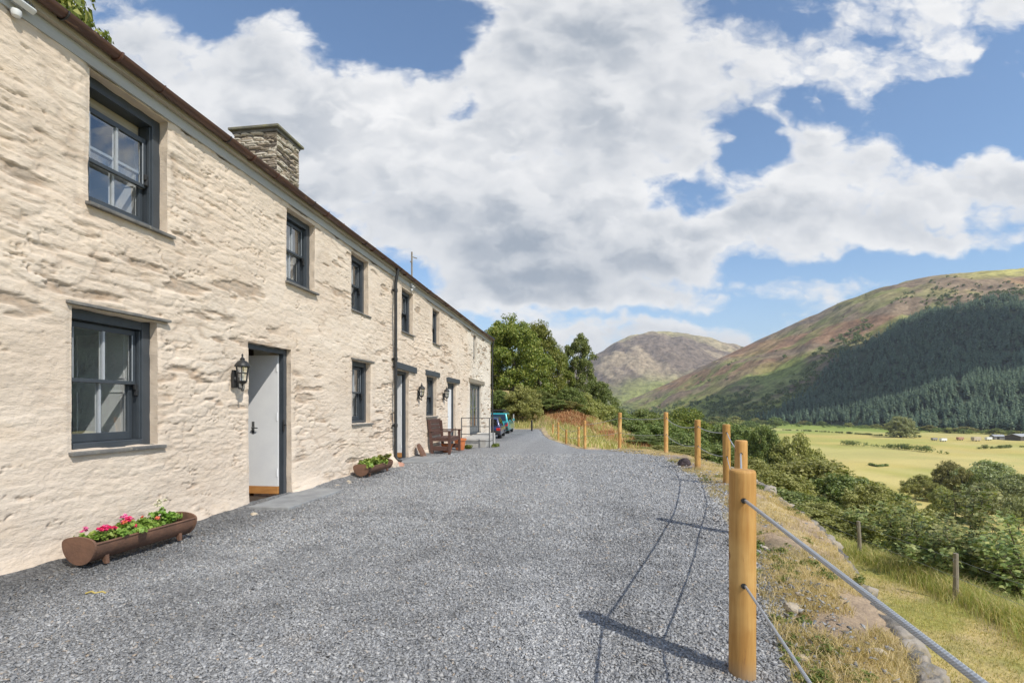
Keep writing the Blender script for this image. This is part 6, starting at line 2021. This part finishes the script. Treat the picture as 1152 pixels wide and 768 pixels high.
# ------------------------------------------------------------------ parked cars
def car(x, y, rz, paint, label, hgt=1.45, wid=1.68, lng=3.9, lights=(.6, .03, .02), rack=False):
    z0 = gz(x, y) + .02
    c_ = empty('parked_car', (x, y, z0), rz, label, 'car', 'cars parked beyond the cottage')
    hw_ = wid / 2; hb = hgt * .58
    prof_ = [(-lng / 2, .32), (-lng / 2 - .02, .55), (-lng / 2 + .03, hb * .98), (-lng / 2 + .10, hb), (.75, hb), (lng / 2 - .25, hb * .88), (lng / 2 - .02, hb * .70), (lng / 2, .32), (lng / 2 - .15, .22), (-lng / 2 + .15, .22)]
    q = MB(); q.prism(prof_, 0, -hw_, hw_)
    bmesh.ops.bevel(q.b, geom=list(q.b.edges), offset=.06, segments=3, affect='EDGES', profile=.6)
    body = q.build('body', paint, c_, True)
    cab = [(-lng / 2 + .12, hb - .03), (-lng / 2 + .34, hgt - .03), (-lng / 2 + .55, hgt), (.15, hgt), (.45, hgt - .06), (1.0, hb - .03)]
    q = MB(); q.prism(cab, 0, -hw_ + .04, hw_ - .04)
    for v_ in q.b.verts:
        f_ = max(0, (v_.co.z - hb) / (hgt - hb)); v_.co.x *= 1 - .20 * f_
    bmesh.ops.bevel(q.b, geom=list(q.b.edges), offset=.05, segments=3, affect='EDGES', profile=.6)
    q.build('cabin', paint, c_, True)
    def wq(name, *P): 
        q = MB(); q.quad(*P); ob = q.build(name, M['carglass'], c_); return ob
    ya, yb_ = -lng / 2 + .135, -lng / 2 + .315
    wq('rear_window', (-hw_ + .17, ya - .015, hb + .05), (hw_ - .17, ya - .015, hb + .05), (hw_ - .25, yb_ - .02, hgt - .10), (-hw_ + .25, yb_ - .02, hgt - .10))
    for sg_ in (-1, 1):
        def sx(z): return sg_ * ((hw_ - .04) * (1 - .20 * max(0, (z - hb) / (hgt - hb))) + .006)
        za, zb_ = hb + .05, hgt - .10
        wq('side_window', (sx(za), -lng / 2 + .38, za), (sx(za), -.35, za), (sx(zb_), -.35, zb_), (sx(zb_), -lng / 2 + .52, zb_))
        wq('side_window', (sx(za), -.28, za), (sx(za), .72, za), (sx(zb_), .28, zb_), (sx(zb_), -.28, zb_))
        for yy_ in (-lng / 2 + .68, lng / 2 - .72):
            w_ = empty('wheel', (sg_ * (hw_ - .10), yy_, .31)); w_.parent = c_
            rotm = Matrix.Rotation(R(90), 3, 'Y')
            q = MB(); q.lathe([(.19, -.09), (.28, -.10), (.31, -.06), (.31, .06), (.28, .10), (.19, .09)], 20, mat=rotm); q.build('tyre', M['black'], w_, True)
            q = MB(); q.lathe([(.0, -.07), (.19, -.085), (.20, .0), (.19, .085), (.0, .07)], 12, mat=rotm, cap=False); q.build('rim', M['wire'], w_)
        q = MB(); q.box(sg_ * (hw_ - .13) - .10, sg_ * (hw_ - .13) + .10, -lng / 2 - .035, -lng / 2 + .06, hb - .30, hb - .06, .015); q.build('tail_light', pm('tail_light', lights, tuple(x_ * .6 for x_ in lights), 9, .25), c_)
        q = MB(); q.box(sg_ * (hw_ + .09) - .08, sg_ * (hw_ + .09) + .08, .62, .75, hb + .02, hb + .15, .02); q.build('wing_mirror', paint, c_)
    q = MB(); q.box(-hw_ + .03, hw_ - .03, -lng / 2 - .07, -lng / 2 + .1, .28, .48, .03); q.build('bumper', M['black'], c_)
    q = MB(); q.box(-.26, .26, -lng / 2 - .078, -lng / 2 - .068, .50, .61, .003); q.build('number_plate', pm('yellow_plate', (.6, .48, .06), None, 9, .5), c_)
    if rack:
        q = MB()
        for yy_ in (-.9, .0): q.tube([(-hw_ + .2, yy_, hgt + .08), (hw_ - .2, yy_, hgt + .08)], .03, 8)
        q.box(-.45, .45, -1.25, .3, hgt + .11, hgt + .20, .04)
        for xx_ in (-.55, .55):
            for yy_ in (-.9, 0): q.tube([(xx_, yy_, hgt - .03), (xx_, yy_, hgt + .08)], .02, 6)
        q.build('roof_rack', M['black'], c_)
    return c_


def paintmat(name, c):
    m, t, b, o = newmat(name)
    b.inputs['Base Color'].default_value = (*c, 1); b.inputs['Roughness'].default_value = .25; b.inputs['Metallic'].default_value = .2
    b.inputs['Coat Weight'].default_value = .8; b.inputs['Coat Roughness'].default_value = .05
    return m


car(-.86, 35.5, R(-6), paintmat('teal_paint', (.03, .33, .36)), 'teal hatchback with a dark roof rack parked beyond the cottage', 1.42, 1.64, 3.8, rack=True)
car(-1.30, 28.2, R(-3), paintmat('navy_paint', (.025, .04, .12)), 'dark blue car parked right beyond the cottage corner', 1.16, 1.62, 3.9)
q = MB(); q.tube([(.12, 39.5, gz(.12, 39.5) - .1), (.12, 39.5, .75)], .05, 8); tag(q.build('marker_post', M['concrete']), 'thin pale post on the verge beyond the teal car', 'post')
q = MB(); q.tube([(1.55, 39, gz(1.55, 39) - .1), (1.55, 39, .30)], .07, 8); tag(q.build('marker_post', M['black']), 'short black post on the verge at the end of the drive', 'post')

# weeds at the landing
for i, (s_, o__, lb) in enumerate([(17.6, 1.35, 'green weed clump at the landing corner'), (16.6, .5, 'small green weed clump behind the terracotta pot')]):
    p = hw(s_, o__, 0); z0 = gz(p.x, p.y)
    c_ = empty('weed_clump', (p.x, p.y, z0), 0, lb, 'plant')
    V, q_ = leaf_cloud(300 + i, [(r.normal(0, .10), r.normal(0, .10), .07, .09) for _ in range(8)], 260, .045, .35, up=.2); V[:, 2] = np.maximum(V[:, 2], 0)
    npmesh('foliage', V, [q_], M['weed'], c_, smooth=False)

# ------------------------------------------------------------------ far farm
def shed(px, py, w, d, h, label, wallm, roofm_, rz):
    x, y = fp(px, py)
    c_ = empty('farm_shed', (x, y, -30.2), rz, label, 'shed', 'farm sheds below the plantation')
    q = MB(); q.prism([(-d / 2, 0), (d / 2, 0), (d / 2, h), (0, h * 1.45), (-d / 2, h)], 0, -w / 2, w / 2); q.build('wall', wallm, c_)
    q = MB()
    for sg_ in (-1, 1):
        q.prism([(0, h * 1.47), (sg_ * (d / 2 + .5), h - .1), (sg_ * (d / 2 + .5), h + .15), (0, h * 1.47 + .25)], 0, -w / 2 - .5, w / 2 + .5)
    q.build('roof', roofm_, c_)
    q = MB(); q.box(-w * .28, -w * .05, -d / 2 - .06, -d / 2 - .03, 0, h * .85); q.build('door', M['black'], c_)


M['tin'] = pm('tin_roof', (.42, .43, .45), (.34, .35, .37), .5, .6)
M['boards'] = pm('dark_boards', (.10, .085, .075), (.07, .06, .055), .5, .9)
shed(1147, 495, 20, 12, 4.2, 'dark farm shed with a pale tin roof at the photo edge', M['boards'], M['tin'], .3)
shed(1122, 494, 9, 7, 3.2, 'small farm shed left of the large dark one', M['greystone'], M['tin'], -.2)


def trailer(px, py, mat, label, s=1.0):
    x, y = fp(px, py)
    c_ = empty('trailer', (x, y, -30.0), .2, label, 'trailer', 'farm trailers parked in the field')
    q = MB(); q.box(-3.2 * s, 3.2 * s, -1.2 * s, 1.2 * s, .8, 3.0 * s, .25); q.build('body', mat, c_)
    for xx_ in (-1.2, 1.2):
        for yy_ in (-1.1, 1.1):
            q = MB(); q.lathe([(.2, -.15), (.5, -.15), (.5, .15), (.2, .15)], 12, (xx_ * s, yy_ * s, .5), Matrix.Rotation(R(90), 3, 'X')); q.build('wheel', M['black'], c_)
    q = MB(); q.tube([(3.2 * s, 0, 1.0), (4.6 * s, 0, .7)], .12, 6); q.build('drawbar', M['black'], c_)


trailer(1051, 495.5, M['greystone'], 'small grey farm trailer, leftmost of those parked in the field', .9)
trailer(1061, 496.5, M['plastic_white'], 'white farm trailer parked right of the grey one')
trailer(1080, 495, M['pinkstone'], 'reddish farm trailer parked in the field')
trailer(1098, 496, M['palestone'], 'long pale farm trailer parked near the sheds', 1.3)
trailer(1112, 495, M['plastic_white'], 'white farm trailer right beside the sheds')

# ------------------------------------------------------------------ clouds that shade the plantation and the far hill
M['cloud'] = pm('cloud_white', (.8, .8, .8), (.78, .78, .78), .01, 1.0)


def cloud(tx, ty, tz, alt, rx, ry, rz_, seed):
    f_ = (alt - tz) / math.tan(SUN_EL)
    cx_, cy_ = tx + math.sin(SUN_AZ) * f_, ty + math.cos(SUN_AZ) * f_
    bm = bmesh.new(); bmesh.ops.create_icosphere(bm, subdivisions=5, radius=1)
    from mathutils import noise as mn
    for v_ in bm.verts:
        q_ = v_.co.copy()
        d_ = mn.fractal(q_ * 1.6 + Vector((seed, 0, 0)), 1.0, 2.0, 6) * .32
        q_ *= 1 + d_
        v_.co = Vector((q_.x * rx, q_.y * ry, max(q_.z, -.35) * min(rx, ry) * .42))
    me = bpy.data.meshes.new('cloud'); bm.to_mesh(me); bm.free(); me.materials.append(M['cloud']); me.shade_smooth()
    o_ = bpy.data.objects.new('cloud', me); link(o_); o_.location = (cx_, cy_, alt + min(rx, ry) * .2); o_.rotation_euler = (0, 0, rz_)
    tag(o_, kind='structure')
    return o_


cloud(760, 990, 150, 900, 330, 190, R(-50), 3)

# ------------------------------------------------------------------ haze
bpy.context.view_layer.update()
m = bpy.data.materials.new('haze'); m.use_nodes = True; t = NT(m.node_tree)
pv = t.n('ShaderNodeVolumePrincipled', {'Color': (.80, .88, 1.0, 1), 'Density': 9.0e-5, 'Anisotropy': 0.25})
t.n('ShaderNodeOutputMaterial', {'Volume': pv})
zl = float(min(ZZ.min(), HZ.min(), KZ.min())) - 1.0
zh = float(max(HZ.max(), KZ.max())) + 10
q = MB(); q.box(-2600, 6100, -1600, 7600, zl, zh)
hz_ = q.build('haze', m); tag(hz_, 'thin pale air between the drive and the far hills', 'haze', kind='stuff')
